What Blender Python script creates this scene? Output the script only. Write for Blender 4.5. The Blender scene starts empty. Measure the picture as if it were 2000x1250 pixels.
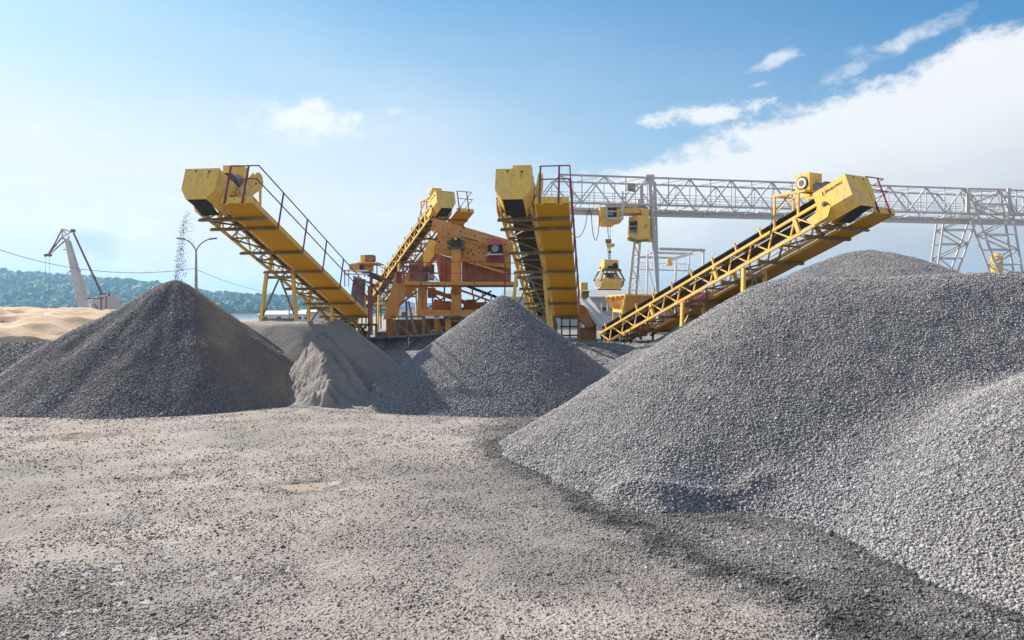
import bpy, math, random
import numpy as np
from mathutils import Vector, Matrix

random.seed(7)
rng = np.random.default_rng(7)
scene = bpy.context.scene
COL = scene.collection
F = 1333.0            # focal length in photo pixels (2000 wide)
H = 2.6               # eye height
HY = 612.0            # horizon row
K = H / 2.9
R = math.radians

def W(px, py, D):
    """world point seen at photo pixel (px,py) at depth D"""
    return Vector(((px - 1000) / F * D, D, H + (HY - py) / F * D))

def Gd(py, z=0.0):
    return (H - z) * F / (py - HY)

# ------------------------------------------------------------------ materials
def new_mat(name):
    m = bpy.data.materials.new(name); m.use_nodes = True
    nt = m.node_tree; nt.nodes.clear()
    out = nt.nodes.new('ShaderNodeOutputMaterial')
    b = nt.nodes.new('ShaderNodeBsdfPrincipled')
    nt.links.new(b.outputs[0], out.inputs[0])
    return m, nt, b

def N(nt, t, **kw):
    n = nt.nodes.new(t)
    for k, v in kw.items():
        if k.startswith('i_'):
            n.inputs[k[2:].replace('_', ' ')].default_value = v
        else:
            setattr(n, k, v)
    return n

def mixc(nt, fac, a, b, mode='MIX'):
    n = nt.nodes.new('ShaderNodeMix'); n.data_type = 'RGBA'; n.blend_type = mode
    def put(sock, v):
        if isinstance(v, bpy.types.NodeSocket): nt.links.new(v, sock)
        elif isinstance(v, (int, float)): sock.default_value = v
        else: sock.default_value = (*v[:3], 1)
    put(n.inputs[0], fac); put(n.inputs[6], a); put(n.inputs[7], b)
    return n.outputs[2]

def math_(nt, op, a, b=None, c=None, clamp=False):
    n = nt.nodes.new('ShaderNodeMath'); n.operation = op; n.use_clamp = clamp
    for i, v in enumerate((a, b, c)):
        if v is None: continue
        if isinstance(v, bpy.types.NodeSocket): nt.links.new(v, n.inputs[i])
        else: n.inputs[i].default_value = v
    return n.outputs[0]

def noise(nt, coord, scale, detail=4, rough=0.55, vscale=None):
    if vscale is not None:
        mp = N(nt, 'ShaderNodeMapping'); mp.inputs['Scale'].default_value = vscale
        nt.links.new(coord, mp.inputs[0]); coord = mp.outputs[0]
    n = N(nt, 'ShaderNodeTexNoise'); n.inputs['Scale'].default_value = scale
    n.inputs['Detail'].default_value = detail; n.inputs['Roughness'].default_value = rough
    nt.links.new(coord, n.inputs['Vector'])
    return n.outputs['Fac']

def smooth(nt, v, lo, hi):
    n = N(nt, 'ShaderNodeMapRange'); n.interpolation_type = 'SMOOTHSTEP'
    nt.links.new(v, n.inputs[0]); n.inputs[1].default_value = lo; n.inputs[2].default_value = hi
    return n.outputs[0]

def bump(nt, h, strength, dist, bsdf):
    n = N(nt, 'ShaderNodeBump'); n.inputs['Strength'].default_value = strength
    n.inputs['Distance'].default_value = dist
    nt.links.new(h, n.inputs['Height']); nt.links.new(n.outputs[0], bsdf.inputs['Normal'])
    return n

def paint(name, col, dirt=(0.10, 0.075, 0.045), amt=0.55, rough=0.45, rust=(0.16, 0.06, 0.025), scale=1.0, dust=(0.42, 0.38, 0.33), spec=0.4):
    m, nt, b = new_mat(name)
    tc = N(nt, 'ShaderNodeTexCoord').outputs['Object']
    n1 = noise(nt, tc, 1.3 * scale, 6, 0.65)
    n2 = noise(nt, tc, 7.0 * scale, 5, 0.7, (1, 1, 0.35))
    n3 = noise(nt, tc, 22.0 * scale, 3, 0.6)
    c = mixc(nt, math_(nt, 'MULTIPLY', smooth(nt, n1, 0.45, 0.75), 0.35 * amt), col, tuple(0.72 * v for v in col))
    c = mixc(nt, math_(nt, 'MULTIPLY', smooth(nt, n2, 0.48, 0.8), 0.8 * amt), c, dirt)
    c = mixc(nt, math_(nt, 'MULTIPLY', smooth(nt, n1, 0.55, 0.3), 0.38 * amt), c, dust)
    c = mixc(nt, math_(nt, 'MULTIPLY', smooth(nt, n3, 0.68, 0.76), 0.75 * amt), c, rust)
    nt.links.new(c, b.inputs['Base Color'])
    nt.links.new(math_(nt, 'MULTIPLY_ADD', n2, 0.35, rough - 0.1), b.inputs['Roughness'])
    b.inputs['Specular IOR Level'].default_value = spec
    bump(nt, n3, 0.12, 0.01, b)
    return m

def plain(name, col, rough=0.6, metal=0.0, var=0.25, scale=3.0):
    m, nt, b = new_mat(name)
    tc = N(nt, 'ShaderNodeTexCoord').outputs['Object']
    n1 = noise(nt, tc, scale, 5, 0.65)
    c = mixc(nt, smooth(nt, n1, 0.3, 0.75), tuple(v * (1 - var) for v in col), tuple(min(1, v * (1 + var)) for v in col))
    nt.links.new(c, b.inputs['Base Color'])
    b.inputs['Roughness'].default_value = rough; b.inputs['Metallic'].default_value = metal
    return m

M = {}
M['yellow'] = paint('yellow_paint', (0.86, 0.55, 0.11), rough=0.5, amt=1.05, dirt=(0.17, 0.13, 0.075))
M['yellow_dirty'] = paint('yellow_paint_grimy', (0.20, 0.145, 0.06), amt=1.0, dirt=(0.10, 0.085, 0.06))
M['yellow_floor'] = paint('yellow_paint_walkway', (0.64, 0.325, 0.004), amt=0.35, scale=0.7, spec=0.1, dust=(0.5, 0.28, 0.05))
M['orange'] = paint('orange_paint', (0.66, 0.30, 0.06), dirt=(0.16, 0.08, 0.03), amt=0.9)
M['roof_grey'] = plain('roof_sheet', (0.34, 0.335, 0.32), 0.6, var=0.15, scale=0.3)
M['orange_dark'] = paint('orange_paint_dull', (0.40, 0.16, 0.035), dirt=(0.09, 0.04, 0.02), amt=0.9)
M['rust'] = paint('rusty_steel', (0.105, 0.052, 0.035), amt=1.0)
M['maroon'] = paint('maroon_paint', (0.22, 0.045, 0.065), dirt=(0.06, 0.025, 0.03), amt=0.6)
M['pink'] = paint('faded_red_paint', (0.48, 0.10, 0.16), amt=0.5)
M['grey_steel'] = paint('grey_paint', (0.50, 0.50, 0.515), dirt=(0.18, 0.15, 0.13), amt=0.9, scale=0.5)
M['dark_steel'] = paint('dark_steel', (0.10, 0.085, 0.07), amt=0.8)
M['white_metal'] = paint('white_paint', (0.72, 0.72, 0.72), dirt=(0.35, 0.32, 0.3), amt=0.6)
M['rubber'] = plain('black_rubber', (0.022, 0.021, 0.021), 0.75, var=0.4)
M['rubber_grey'] = plain('worn_grey_rubber', (0.13, 0.128, 0.125), 0.6, var=0.55, scale=2.5)
M['black'] = plain('black_metal', (0.018, 0.018, 0.02), 0.4)
M['motor'] = plain('blue_grey_motor', (0.22, 0.26, 0.36), 0.4)
M['glass'] = plain('dark_glass', (0.03, 0.04, 0.05), 0.08)
M['silver'] = plain('worn_alloy', (0.33, 0.31, 0.28), 0.45, 0.3)
M['concrete'] = plain('concrete', (0.36, 0.34, 0.31), 0.9, scale=0.8)
M['warehouse'] = plain('ribbed_cladding', (0.40, 0.39, 0.38), 0.6, var=0.12, scale=0.2)
M['letter'] = plain('dark_lettering', (0.03, 0.018, 0.012), 0.6)
M['blue_paint'] = plain('blue_paint', (0.06, 0.16, 0.42), 0.5)
M['red_paint'] = plain('red_paint', (0.42, 0.09, 0.08), 0.5)
M['white_wall'] = plain('white_wall', (0.62, 0.64, 0.66), 0.8, var=0.1)
M['window_blue'] = plain('blue_window', (0.02, 0.05, 0.16), 0.2)
M['tank'] = plain('tank_yellow', (0.72, 0.40, 0.03), 0.4, var=0.1)
M['crane_pink'] = plain('faded_crane_paint', (0.56, 0.49, 0.46), 0.7, var=0.12, scale=0.2)
M['crane_red'] = plain('crane_red_paint', (0.22, 0.06, 0.08), 0.6, var=0.2, scale=0.2)

def gravel_mat(name, dark, light, warm, rough=0.85):
    """base colour of each stone comes from the attribute 'tone' (0..1), dust from 'dust', wetness from 'wet'"""
    m, nt, b = new_mat(name)
    t = N(nt, 'ShaderNodeAttribute', attribute_name='tone').outputs['Fac']
    w = N(nt, 'ShaderNodeAttribute', attribute_name='wet').outputs['Fac']
    d = N(nt, 'ShaderNodeAttribute', attribute_name='dust').outputs['Fac']
    tc = N(nt, 'ShaderNodeTexCoord').outputs['Object']
    n1 = noise(nt, tc, 45, 4, 0.7)
    n2 = noise(nt, tc, 0.7, 4, 0.6)
    c = mixc(nt, t, dark, light)
    c = mixc(nt, math_(nt, 'MULTIPLY', smooth(nt, n1, 0.35, 0.75), 0.4), c, mixc(nt, 0.5, dark, (0.05, 0.05, 0.055)))
    c = mixc(nt, math_(nt, 'MULTIPLY', smooth(nt, n2, 0.4, 0.7), 0.18), c, warm)
    c = mixc(nt, d, c, warm)
    c = mixc(nt, math_(nt, 'MULTIPLY', w, 0.86), c, (0.022, 0.02, 0.017))
    nt.links.new(c, b.inputs['Base Color'])
    nt.links.new(math_(nt, 'MULTIPLY_ADD', w, -0.25, rough), b.inputs['Roughness'])
    v = N(nt, 'ShaderNodeTexVoronoi'); v.inputs['Scale'].default_value = 19
    nt.links.new(tc, v.inputs['Vector'])
    bump(nt, math_(nt, 'MULTIPLY_ADD', v.outputs['Distance'], -1.0, math_(nt, 'MULTIPLY', n1, 0.4)), 0.8, 0.03, b)
    return m

M['gravel'] = gravel_mat('crushed_stone', (0.088, 0.085, 0.096), (0.555, 0.545, 0.57), (0.36, 0.33, 0.31))
M['gravel_dark'] = gravel_mat('crushed_stone_dark', (0.062, 0.06, 0.07), (0.44, 0.425, 0.445), (0.38, 0.285, 0.205))

def sand_mat(name, a, c2, sc=1.0, bstr=0.5, ripple=True):
    m, nt, b = new_mat(name)
    tc = N(nt, 'ShaderNodeTexCoord').outputs['Object']
    n1 = noise(nt, tc, 0.5 * sc, 6, 0.6); n2 = noise(nt, tc, 6 * sc, 6, 0.7); n3 = noise(nt, tc, 40, 3, 0.6)
    c = mixc(nt, smooth(nt, n1, 0.3, 0.7), a, c2)
    c = mixc(nt, math_(nt, 'MULTIPLY', smooth(nt, n2, 0.55, 0.8), 0.5), c, tuple(0.55 * v for v in a))
    nt.links.new(c, b.inputs['Base Color']); b.inputs['Roughness'].default_value = 0.95
    bump(nt, math_(nt, 'ADD', n2, math_(nt, 'MULTIPLY', n3, 0.35)), bstr, 0.12, b)
    return m
M['dune'] = sand_mat('yellow_sand', (0.50, 0.345, 0.21), (0.62, 0.45, 0.30), 0.6, 0.6)
M['sand_grey'] = sand_mat('grey_sand', (0.22, 0.19, 0.165), (0.30, 0.27, 0.24), 1.0, 0.55)
M['sand_pale'] = sand_mat('pale_sand', (0.28, 0.25, 0.235), (0.42, 0.375, 0.345), 1.5, 1.0)
M['soil_dark'] = sand_mat('dark_soil', (0.06, 0.052, 0.045), (0.11, 0.098, 0.085), 1.5, 0.7)

def ground_mat():
    m, nt, b = new_mat('yard_ground')
    tc = N(nt, 'ShaderNodeTexCoord').outputs['Object']
    w = N(nt, 'ShaderNodeAttribute', attribute_name='wet').outputs['Fac']
    g = N(nt, 'ShaderNodeAttribute', attribute_name='grime').outputs['Fac']
    n1 = noise(nt, tc, 0.28, 6, 0.6); n2 = noise(nt, tc, 1.7, 6, 0.65); n3 = noise(nt, tc, 14, 5, 0.7); n4 = noise(nt, tc, 60, 3, 0.6)
    c = mixc(nt, smooth(nt, n1, 0.32, 0.68), (0.305, 0.258, 0.230), (0.41, 0.356, 0.315))
    c = mixc(nt, math_(nt, 'MULTIPLY', smooth(nt, n2, 0.48, 0.72), 0.45), c, (0.30, 0.265, 0.235))
    c = mixc(nt, math_(nt, 'MULTIPLY', smooth(nt, n3, 0.52, 0.75), 0.5), c, (0.23, 0.205, 0.185))
    c = mixc(nt, math_(nt, 'MULTIPLY', g, 0.85), c, (0.165, 0.15, 0.14))
    c = mixc(nt, math_(nt, 'MULTIPLY', smooth(nt, n4, 0.58, 0.72), 0.5), c, (0.12, 0.108, 0.10))
    c = mixc(nt, math_(nt, 'MULTIPLY', w, 0.9), c, (0.035, 0.032, 0.026))
    nt.links.new(c, b.inputs['Base Color'])
    nt.links.new(math_(nt, 'MULTIPLY_ADD', w, -0.2, 0.9), b.inputs['Roughness'])
    v = N(nt, 'ShaderNodeTexVoronoi'); v.inputs['Scale'].default_value = 26
    nt.links.new(tc, v.inputs['Vector'])
    h = math_(nt, 'ADD', math_(nt, 'MULTIPLY', n3, 1.0), math_(nt, 'ADD', math_(nt, 'MULTIPLY', n4, 0.5), math_(nt, 'MULTIPLY', v.outputs['Distance'], -0.7)))
    bump(nt, h, 0.85, 0.03, b)
    return m
M['ground'] = ground_mat()

def pebble_mat():
    m, nt, b = new_mat('loose_pebbles')
    t = N(nt, 'ShaderNodeAttribute', attribute_name='tone').outputs['Fac']
    w = N(nt, 'ShaderNodeAttribute', attribute_name='wet').outputs['Fac']
    c = mixc(nt, t, (0.055, 0.048, 0.05), (0.42, 0.372, 0.342))
    g = N(nt, 'ShaderNodeAttribute', attribute_name='grey').outputs['Fac']
    c = mixc(nt, g, c, mixc(nt, t, (0.06, 0.058, 0.062), (0.44, 0.425, 0.43)))
    c = mixc(nt, math_(nt, 'MULTIPLY', w, 0.88), c, (0.03, 0.029, 0.026))
    nt.links.new(c, b.inputs['Base Color']); b.inputs['Roughness'].default_value = 0.8
    return m
M['pebble'] = pebble_mat()

def puddle_mat(nm, ca, cb):
    m, nt, b = new_mat(nm)
    tc = N(nt, 'ShaderNodeTexCoord').outputs['Object']
    n = noise(nt, tc, 3, 3)
    nt.links.new(mixc(nt, n, ca, cb), b.inputs['Base Color'])
    b.inputs['Roughness'].default_value = 0.06
    b.inputs['IOR'].default_value = 1.33
    return m
M['puddle'] = puddle_mat('milky_water', (0.34, 0.325, 0.305), (0.43, 0.41, 0.385)); M['puddle_tan'] = puddle_mat('muddy_water', (0.37, 0.32, 0.26), (0.45, 0.39, 0.32))
mw, ntw, bw = new_mat('harbour_water'); bw.inputs['Base Color'].default_value = (0.10, 0.2, 0.28, 1); bw.inputs['Roughness'].default_value = 0.12
tcw = N(ntw, 'ShaderNodeTexCoord').outputs['Object']; bump(ntw, noise(ntw, tcw, 0.6, 4), 0.3, 0.3, bw)
M['water'] = mw

def leaf_mat():
    m, nt, b = new_mat('autumn_woodland')
    t = N(nt, 'ShaderNodeAttribute', attribute_name='tone').outputs['Fac']
    rp = N(nt, 'ShaderNodeValToRGB'); nt.links.new(t, rp.inputs[0])
    e = rp.color_ramp.elements
    e[0].position = 0; e[0].color = (0.02, 0.07, 0.055, 1)
    e[1].position = 1; e[1].color = (0.34, 0.23, 0.12, 1)
    x = e.new(0.45); x.color = (0.045, 0.11, 0.065, 1)
    x = e.new(0.75); x.color = (0.21, 0.21, 0.07, 1)
    nt.links.new(rp.outputs[0], b.inputs['Base Color']); b.inputs['Roughness'].default_value = 0.9
    return m
M['woods'] = leaf_mat()
M['hill'] = sand_mat('hill_earth', (0.035, 0.055, 0.028), (0.05, 0.07, 0.03), 0.02, 0.3)

# ------------------------------------------------------------------ object helpers
def tag(o, label=None, cat=None, group=None, kind=None):
    if label: o['label'] = label
    if cat: o['category'] = cat
    if group: o['group'] = group
    if kind: o['kind'] = kind
    return o

def thing(name, label, cat, loc=(0, 0, 0), rz=0.0, group=None):
    o = bpy.data.objects.new(name, None); COL.objects.link(o)
    o.location = loc; o.rotation_euler = (0, 0, rz); o.empty_display_size = 0.3
    return tag(o, label, cat, group)

class MB:
    def __init__(s): s.v = []; s.f = []; s.mi = []; s.cur = 0
    def face(s, idx): s.f.append(tuple(idx)); s.mi.append(s.cur)
    def hexa(s, p):
        b = len(s.v); s.v += [Vector(q) for q in p]
        for q in ((0, 3, 2, 1), (4, 5, 6, 7), (0, 1, 5, 4), (1, 2, 6, 5), (2, 3, 7, 6), (3, 0, 4, 7)):
            s.face([b + i for i in q])
    def box(s, lo, hi, T=None):
        (x0, y0, z0), (x1, y1, z1) = lo, hi
        p = [(x0, y0, z0), (x1, y0, z0), (x1, y1, z0), (x0, y1, z0), (x0, y0, z1), (x1, y0, z1), (x1, y1, z1), (x0, y1, z1)]
        s.hexa([T(*q) if T else q for q in p])
    def bar(s, p, q, w, h=None, up=(0, 0, 1)):
        h = h or w; p = Vector(p); q = Vector(q); d = (q - p)
        if d.length < 1e-6: return
        d.normalize(); up = Vector(up)
        a = d.cross(up)
        if a.length < 1e-3: a = d.cross(Vector((1, 0, 0)))
        a.normalize(); b = a.cross(d); a *= w / 2; b *= h / 2
        s.hexa([p - a - b, p + a - b, q + a - b, q - a - b, p - a + b, p + a + b, q + a + b, q - a + b])
    def tube(s, p, q, r, r2=None, seg=8, cap=True):
        r2 = r if r2 is None else r2
        p = Vector(p); q = Vector(q); d = (q - p).normalized()
        a = d.cross(Vector((0, 0, 1)))
        if a.length < 1e-3: a = d.cross(Vector((1, 0, 0)))
        a.normalize(); b = d.cross(a); n0 = len(s.v)
        for c, rr in ((p, r), (q, r2)):
            for i in range(seg):
                t = 2 * math.pi * i / seg
                s.v.append(c + a * (rr * math.cos(t)) + b * (rr * math.sin(t)))
        for i in range(seg):
            j = (i + 1) % seg; s.face((n0 + i, n0 + j, n0 + seg + j, n0 + seg + i))
        if cap:
            s.face([n0 + i for i in range(seg)][::-1]); s.face([n0 + seg + i for i in range(seg)])
    def path(s, pts, r, seg=6):
        for a, b in zip(pts[:-1], pts[1:]): s.tube(a, b, r, seg=seg)
    def prism(s, poly, ext):
        n0 = len(s.v); n = len(poly); e = Vector(ext)
        s.v += [Vector(p) for p in poly] + [Vector(p) + e for p in poly]
        s.face(range(n0, n0 + n)); s.face(list(range(n0 + n, n0 + 2 * n))[::-1])
        for i in range(n):
            j = (i + 1) % n; s.face((n0 + j, n0 + i, n0 + n + i, n0 + n + j))
    def build(s, name, mat, parent=None, off=None, label=None, loc=None):
        me = bpy.data.meshes.new(name)
        o_ = Vector(off) if off is not None else (Vector(loc) if loc is not None else Vector((0, 0, 0)))
        me.from_pydata([tuple(v - o_) for v in s.v], [], s.f)
        for m in (mat if isinstance(mat, (list, tuple)) else [mat]): me.materials.append(m)
        if isinstance(mat, (list, tuple)): me.polygons.foreach_set('material_index', s.mi)
        import bmesh
        bm = bmesh.new(); bm.from_mesh(me); bmesh.ops.recalc_face_normals(bm, faces=bm.faces); bm.to_mesh(me); bm.free()
        me.update()
        o = bpy.data.objects.new(name, me); COL.objects.link(o)
        if parent is not None: o.parent = parent
        if loc is not None: o.location = loc
        if label: o['label'] = label
        return o

# ------------------------------------------------------------------ numpy noise
_perm = rng.random((256, 256))
def vnoise(x, y):
    xi = np.floor(x).astype(int); yi = np.floor(y).astype(int); fx = x - xi; fy = y - yi
    fx = fx * fx * (3 - 2 * fx); fy = fy * fy * (3 - 2 * fy)
    g = lambda a, b: _perm[a & 255, b & 255]
    return (g(xi, yi) * (1 - fx) + g(xi + 1, yi) * fx) * (1 - fy) + (g(xi, yi + 1) * (1 - fx) + g(xi + 1, yi + 1) * fx) * fy
def fbm(x, y, sc, o=4, seed=0):
    t = 0; a = 0.5; x = np.asarray(x) * sc + seed * 17.3; y = np.asarray(y) * sc + seed * 31.7
    for _ in range(o):
        t = t + a * (vnoise(x, y) - 0.5); x = x * 2.03 + 5.1; y = y * 2.03 + 9.7; a *= 0.5
    return t

def np_mesh(name, verts, tris, attrs, mats, mi=None, smooth_mask=None, quads=None):
    me = bpy.data.meshes.new(name)
    nv = len(verts); nt_ = len(tris)
    me.vertices.add(nv); me.vertices.foreach_set('co', np.ascontiguousarray(verts, dtype=np.float32).ravel())
    me.loops.add(nt_ * 3); me.loops.foreach_set('vertex_index', np.ascontiguousarray(tris, dtype=np.int32).ravel())
    me.polygons.add(nt_); me.polygons.foreach_set('loop_start', np.arange(nt_, dtype=np.int32) * 3)
    me.polygons.foreach_set('loop_total', np.full(nt_, 3, dtype=np.int32))
    for m in mats: me.materials.append(m)
    if mi is not None: me.polygons.foreach_set('material_index', np.asarray(mi, dtype=np.int32))
    sm = np.zeros(nt_, dtype=bool) if smooth_mask is None else smooth_mask
    me.polygons.foreach_set('use_smooth', sm)
    for k, a in attrs.items():
        at = me.attributes.new(k, 'FLOAT', 'POINT'); at.data.foreach_set('value', np.asarray(a, dtype=np.float32))
    me.update(); me.validate()
    o = bpy.data.objects.new(name, me); COL.objects.link(o)
    return o

OCT = np.array([(1, 0, 0), (-1, 0, 0), (0, 1, 0), (0, -1, 0), (0, 0, 1), (0, 0, -1)], float)
OCTF = np.array([(0, 2, 4), (2, 1, 4), (1, 3, 4), (3, 0, 4), (2, 0, 5), (1, 2, 5), (3, 1, 5), (0, 3, 5)])
def stones(P, size, tone, flat=0.75):
    """angular crushed stones: distorted octahedra at points P"""
    n = len(P)
    q = rng.normal(size=(n, 4)); q /= np.linalg.norm(q, axis=1, keepdims=True)
    w, x, y, z = q.T
    Rm = np.stack([1 - 2 * (y * y + z * z), 2 * (x * y - z * w), 2 * (x * z + y * w),
                   2 * (x * y + z * w), 1 - 2 * (x * x + z * z), 2 * (y * z - x * w),
                   2 * (x * z - y * w), 2 * (y * z + x * w), 1 - 2 * (x * x + y * y)], axis=1).reshape(n, 3, 3)
    S = size[:, None] * rng.uniform(0.6, 1.15, (n, 3))
    V = OCT[None] * S[:, None, :] + rng.normal(scale=0.15, size=(n, 6, 3)) * size[:, None, None]
    V = np.einsum('nij,nkj->nki', Rm, V); V[:, :, 2] *= flat
    V = V + P[:, None, :]
    T = OCTF[None] + (np.arange(n) * 6)[:, None, None]
    return V.reshape(-1, 3), T.reshape(-1, 3), np.repeat(tone, 6)

def grid_mesh(xs, ys):
    X, Y = np.meshgrid(xs, ys); nx, ny = len(xs), len(ys)
    i = np.arange(nx * ny).reshape(ny, nx)
    a, b, c, d = i[:-1, :-1].ravel(), i[:-1, 1:].ravel(), i[1:, 1:].ravel(), i[1:, :-1].ravel()
    return X.ravel(), Y.ravel(), np.concatenate([np.stack([a, b, c], 1), np.stack([a, c, d], 1)])

def heap(name, label, cat, hf, box, step, mat, n_st=0, ssize=(0.018, 0.032), base_z=-0.06, wetf=None, dustf=None, kind=None,
         tone0=(0.0, 0.14), zone=None, group=None, stone_mat=None, near_y=99.0):
    """one heap of loose material: height-field skin plus the loose stones lying on it, one mesh"""
    x0, x1, y0, y1 = box
    X, Y, T = grid_mesh(np.arange(x0, x1 + step, step), np.arange(y0, y1 + step, step))
    Z = hf(X, Y)
    keep = (Z[T] > base_z).any(1); T = T[keep]
    Z = np.maximum(Z, base_z - 0.12)
    V = np.stack([X, Y, Z], 1)
    used = np.unique(T); remap = -np.ones(len(V), int); remap[used] = np.arange(len(used)); V = V[used]; T = remap[T]
    wf = wetf or (lambda x, y: np.zeros_like(x)); df = dustf or (lambda x, y: np.zeros_like(x))
    V0_ = V; tone = rng.uniform(*tone0, len(V)); wet = wf(V[:, 0], V[:, 1]); dust = df(V[:, 0], V[:, 1])
    sm = np.ones(len(T), bool); mi = np.zeros(len(T), int)
    if n_st:
        n = int(n_st); px = rng.uniform(x0, x1, n * 7); py = rng.uniform(y0, y1, n * 7)
        e = 0.08; h = hf(px, py); gx = (hf(px + e, py) - h) / e; gy = (hf(px, py + e) - h) / e
        ar = np.sqrt(1 + np.minimum(gx * gx + gy * gy, 3.0)); ok = (h > base_z + 0.03) & (rng.random(len(px)) < ar / 2 * np.clip(near_y / np.maximum(py, 1), 0.25, 1) ** 1.6)
        # only slopes that can be seen from the yard side (and a few steps either way)
        vis = gx * px + gy * py - (h - H) * 1.0 > -0.9 * np.hypot(px, py) * 0.25
        ok &= vis
        if zone is not None: ok &= zone(px, py)
        idx = np.nonzero(ok)[0][:n]
        print(name, 'stones', len(idx), 'of', n)
        if len(idx):
            P = np.stack([px[idx], py[idx], h[idx]], 1)
            s = rng.uniform(*ssize, len(idx)) * np.clip(np.exp(rng.normal(0, 0.17, len(idx))), 0.6, 1.5) * (1 + 0.3 * np.exp(-np.maximum(h[idx], 0) / 0.45)) * (1 + 0.5 * (rng.random(len(idx)) > 0.93))
            d0 = df(P[:, 0], P[:, 1]); P[:, 2] += s * 0.25
            SV, ST, tn = stones(P, s, rng.beta(2.0, 2.2, len(idx)), 0.85)
            V2 = len(V); V = np.concatenate([V, SV]); T = np.concatenate([T, ST + V2])
            tone = np.concatenate([tone, tn]); wet = np.concatenate([wet, np.repeat(wf(P[:, 0], P[:, 1]), 6)])
            dust = np.concatenate([dust, np.repeat(d0, 6)])
            sm = np.concatenate([sm, np.ones(len(ST), bool)]); mi = np.concatenate([mi, np.ones(len(ST), int) if stone_mat else np.zeros(len(ST), int)])
    c = V.mean(0); c[2] = 0
    V = V - c
    o = np_mesh(name, V, T, {'tone': tone, 'wet': wet, 'dust': dust}, [mat] + ([stone_mat] if stone_mat else []), mi, sm)
    o.location = c
    return tag(o, label, cat, group, kind)

def sstep(a, b, x):
    t = np.clip((x - a) / (b - a), 0, 1); return t * t * (3 - 2 * t)
def smax(a, b, k=0.25):
    h = np.clip(0.5 + 0.5 * (a - b) / k, 0, 1); return b * (1 - h) + a * h + k * h * (1 - h)
def smin(a, b, k=0.25): return -smax(-a, -b, k)

def cone(x, y, cx, cy, hh, rr, tip=0.35):
    """rr: function of angle (0 = +x, ccw) or number"""
    dx, dy = x - cx, y - cy; r = np.sqrt(dx * dx + dy * dy + tip * tip) - tip * 0.55
    rad = rr(np.arctan2(dy, dx)) if callable(rr) else rr
    h = hh * (1 - r / rad)
    return h
def lobes(**k):
    """smooth radius from values at e,n,w,s"""
    e, n, w, s = k['e'], k['n'], k['w'], k['s']
    def f(a):
        c, sn = np.cos(a), np.sin(a)
        return np.where(c > 0, e, w) * c * c + np.where(sn > 0, n, s) * sn * sn
    return f

# ------------------------------------------------------------------ heaps
# toe line of the big right-hand heap (ground plane)
TOE = np.array([(-0.28, 15.0), (0.0, 13.4), (0.87, 11.6), (1.5, 10.3), (2.2, 9.9), (3.3, 10.2), (4.4, 9.75), (6.2, 9.6), (30, 9.6), (30, 40), (7.5, 40), (4.6, 26.5), (2.2, 21), (0.6, 17.6)]) * K
def poly_dist(x, y, P):
    d = np.full(np.shape(x), 1e9); ins = np.zeros(np.shape(x), bool); n = len(P)
    for i in range(n):
        (ax, ay), (bx, by) = P[i], P[(i + 1) % n]
        ex, ey = bx - ax, by - ay; t = np.clip(((x - ax) * ex + (y - ay) * ey) / (ex * ex + ey * ey), 0, 1)
        d = np.minimum(d, np.hypot(x - ax - t * ex, y - ay - t * ey))
        cr = ((ay > y) != (by > y)) & (x < (bx - ax) * (y - ay) / (by - ay + 1e-12) + ax)
        ins ^= cr
    return np.where(ins, d, -d)
_gx = np.arange(-4, 30.01, 0.1); _gy = np.arange(4, 38.01, 0.1)
_GX, _GY = np.meshgrid(_gx, _gy)
_GD = poly_dist(_GX.ravel(), _GY.ravel(), TOE).reshape(_GX.shape)
def _blur(a, n):
    for ax in (0, 1):
        p = np.pad(a, [(n, n) if k == ax else (0, 0) for k in (0, 1)], 'edge'); c = np.cumsum(np.insert(p, 0, 0, axis=ax), axis=ax)
        a = (np.take(c, range(2 * n + 1, c.shape[ax]), ax) - np.take(c, range(0, c.shape[ax] - 2 * n - 1), ax)) / (2 * n + 1)
    return a
_W = sstep(0.0, 1.6, _GD); _B = _blur(_blur(_GD, 9), 9); _GS = _GD * (1 - _W) + _B * _W
def soft_dist(x, y):
    fx = np.clip((x - _gx[0]) / 0.1, 0, len(_gx) - 1.001); fy = np.clip((y - _gy[0]) / 0.1, 0, len(_gy) - 1.001)
    i = fx.astype(int); j = fy.astype(int); a = fx - i; b = fy - j
    return (_GS[j, i] * (1 - a) + _GS[j, i + 1] * a) * (1 - b) + (_GS[j + 1, i] * (1 - a) + _GS[j + 1, i + 1] * a) * b
LOB = (9.6 * K, 9.3 * K, 5.4 * K)

def big_main(x, y):
    d = soft_dist(x, y) + 0.25 * fbm(x, y, 0.55, 3, 3)
    h = d * 0.70
    cap = 3.36 + 0.25 * fbm(x, y, 0.5, 3, 1) + 0.03 * np.clip(y - 16, 0, 6)
    h = smin(h, cap, 0.5)
    back = cone(x, y, 11.4, 22.0, 4.92, lobes(e=9.6, n=9, w=9.2, s=9.4), 1.3)
    h = smax(h, back, 0.25)
    # small raked ridge along the toe
    rid = 0.07 * np.exp(-((y - 9.35 - 0.18 * np.sin(x * 1.9)) / 0.16) ** 2) * sstep(1.0, 1.5, x) * (1 - sstep(3.4, 4.2, x))
    return h + 0.16 * fbm(x, y, 1.1, 3, 2) + 0.05 * fbm(x, y, 5, 2, 6) + rid
def big_lobe(x, y):
    d = LOB[2] - np.sqrt((x - LOB[0]) ** 2 + (y - LOB[1]) ** 2 + 0.3)
    return (d + 0.25 * fbm(x, y, 0.6, 3, 9)) * 0.60 + 0.12 * fbm(x, y, 1.3, 3, 12) + 0.05 * fbm(x, y, 5, 2, 6)

def toe_dist(x, y):
    return np.maximum(poly_dist(x, y, TOE), LOB[2] - np.hypot(x - LOB[0], y - LOB[1]))
def wet_toe(x, y):
    return np.zeros_like(x)

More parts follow.
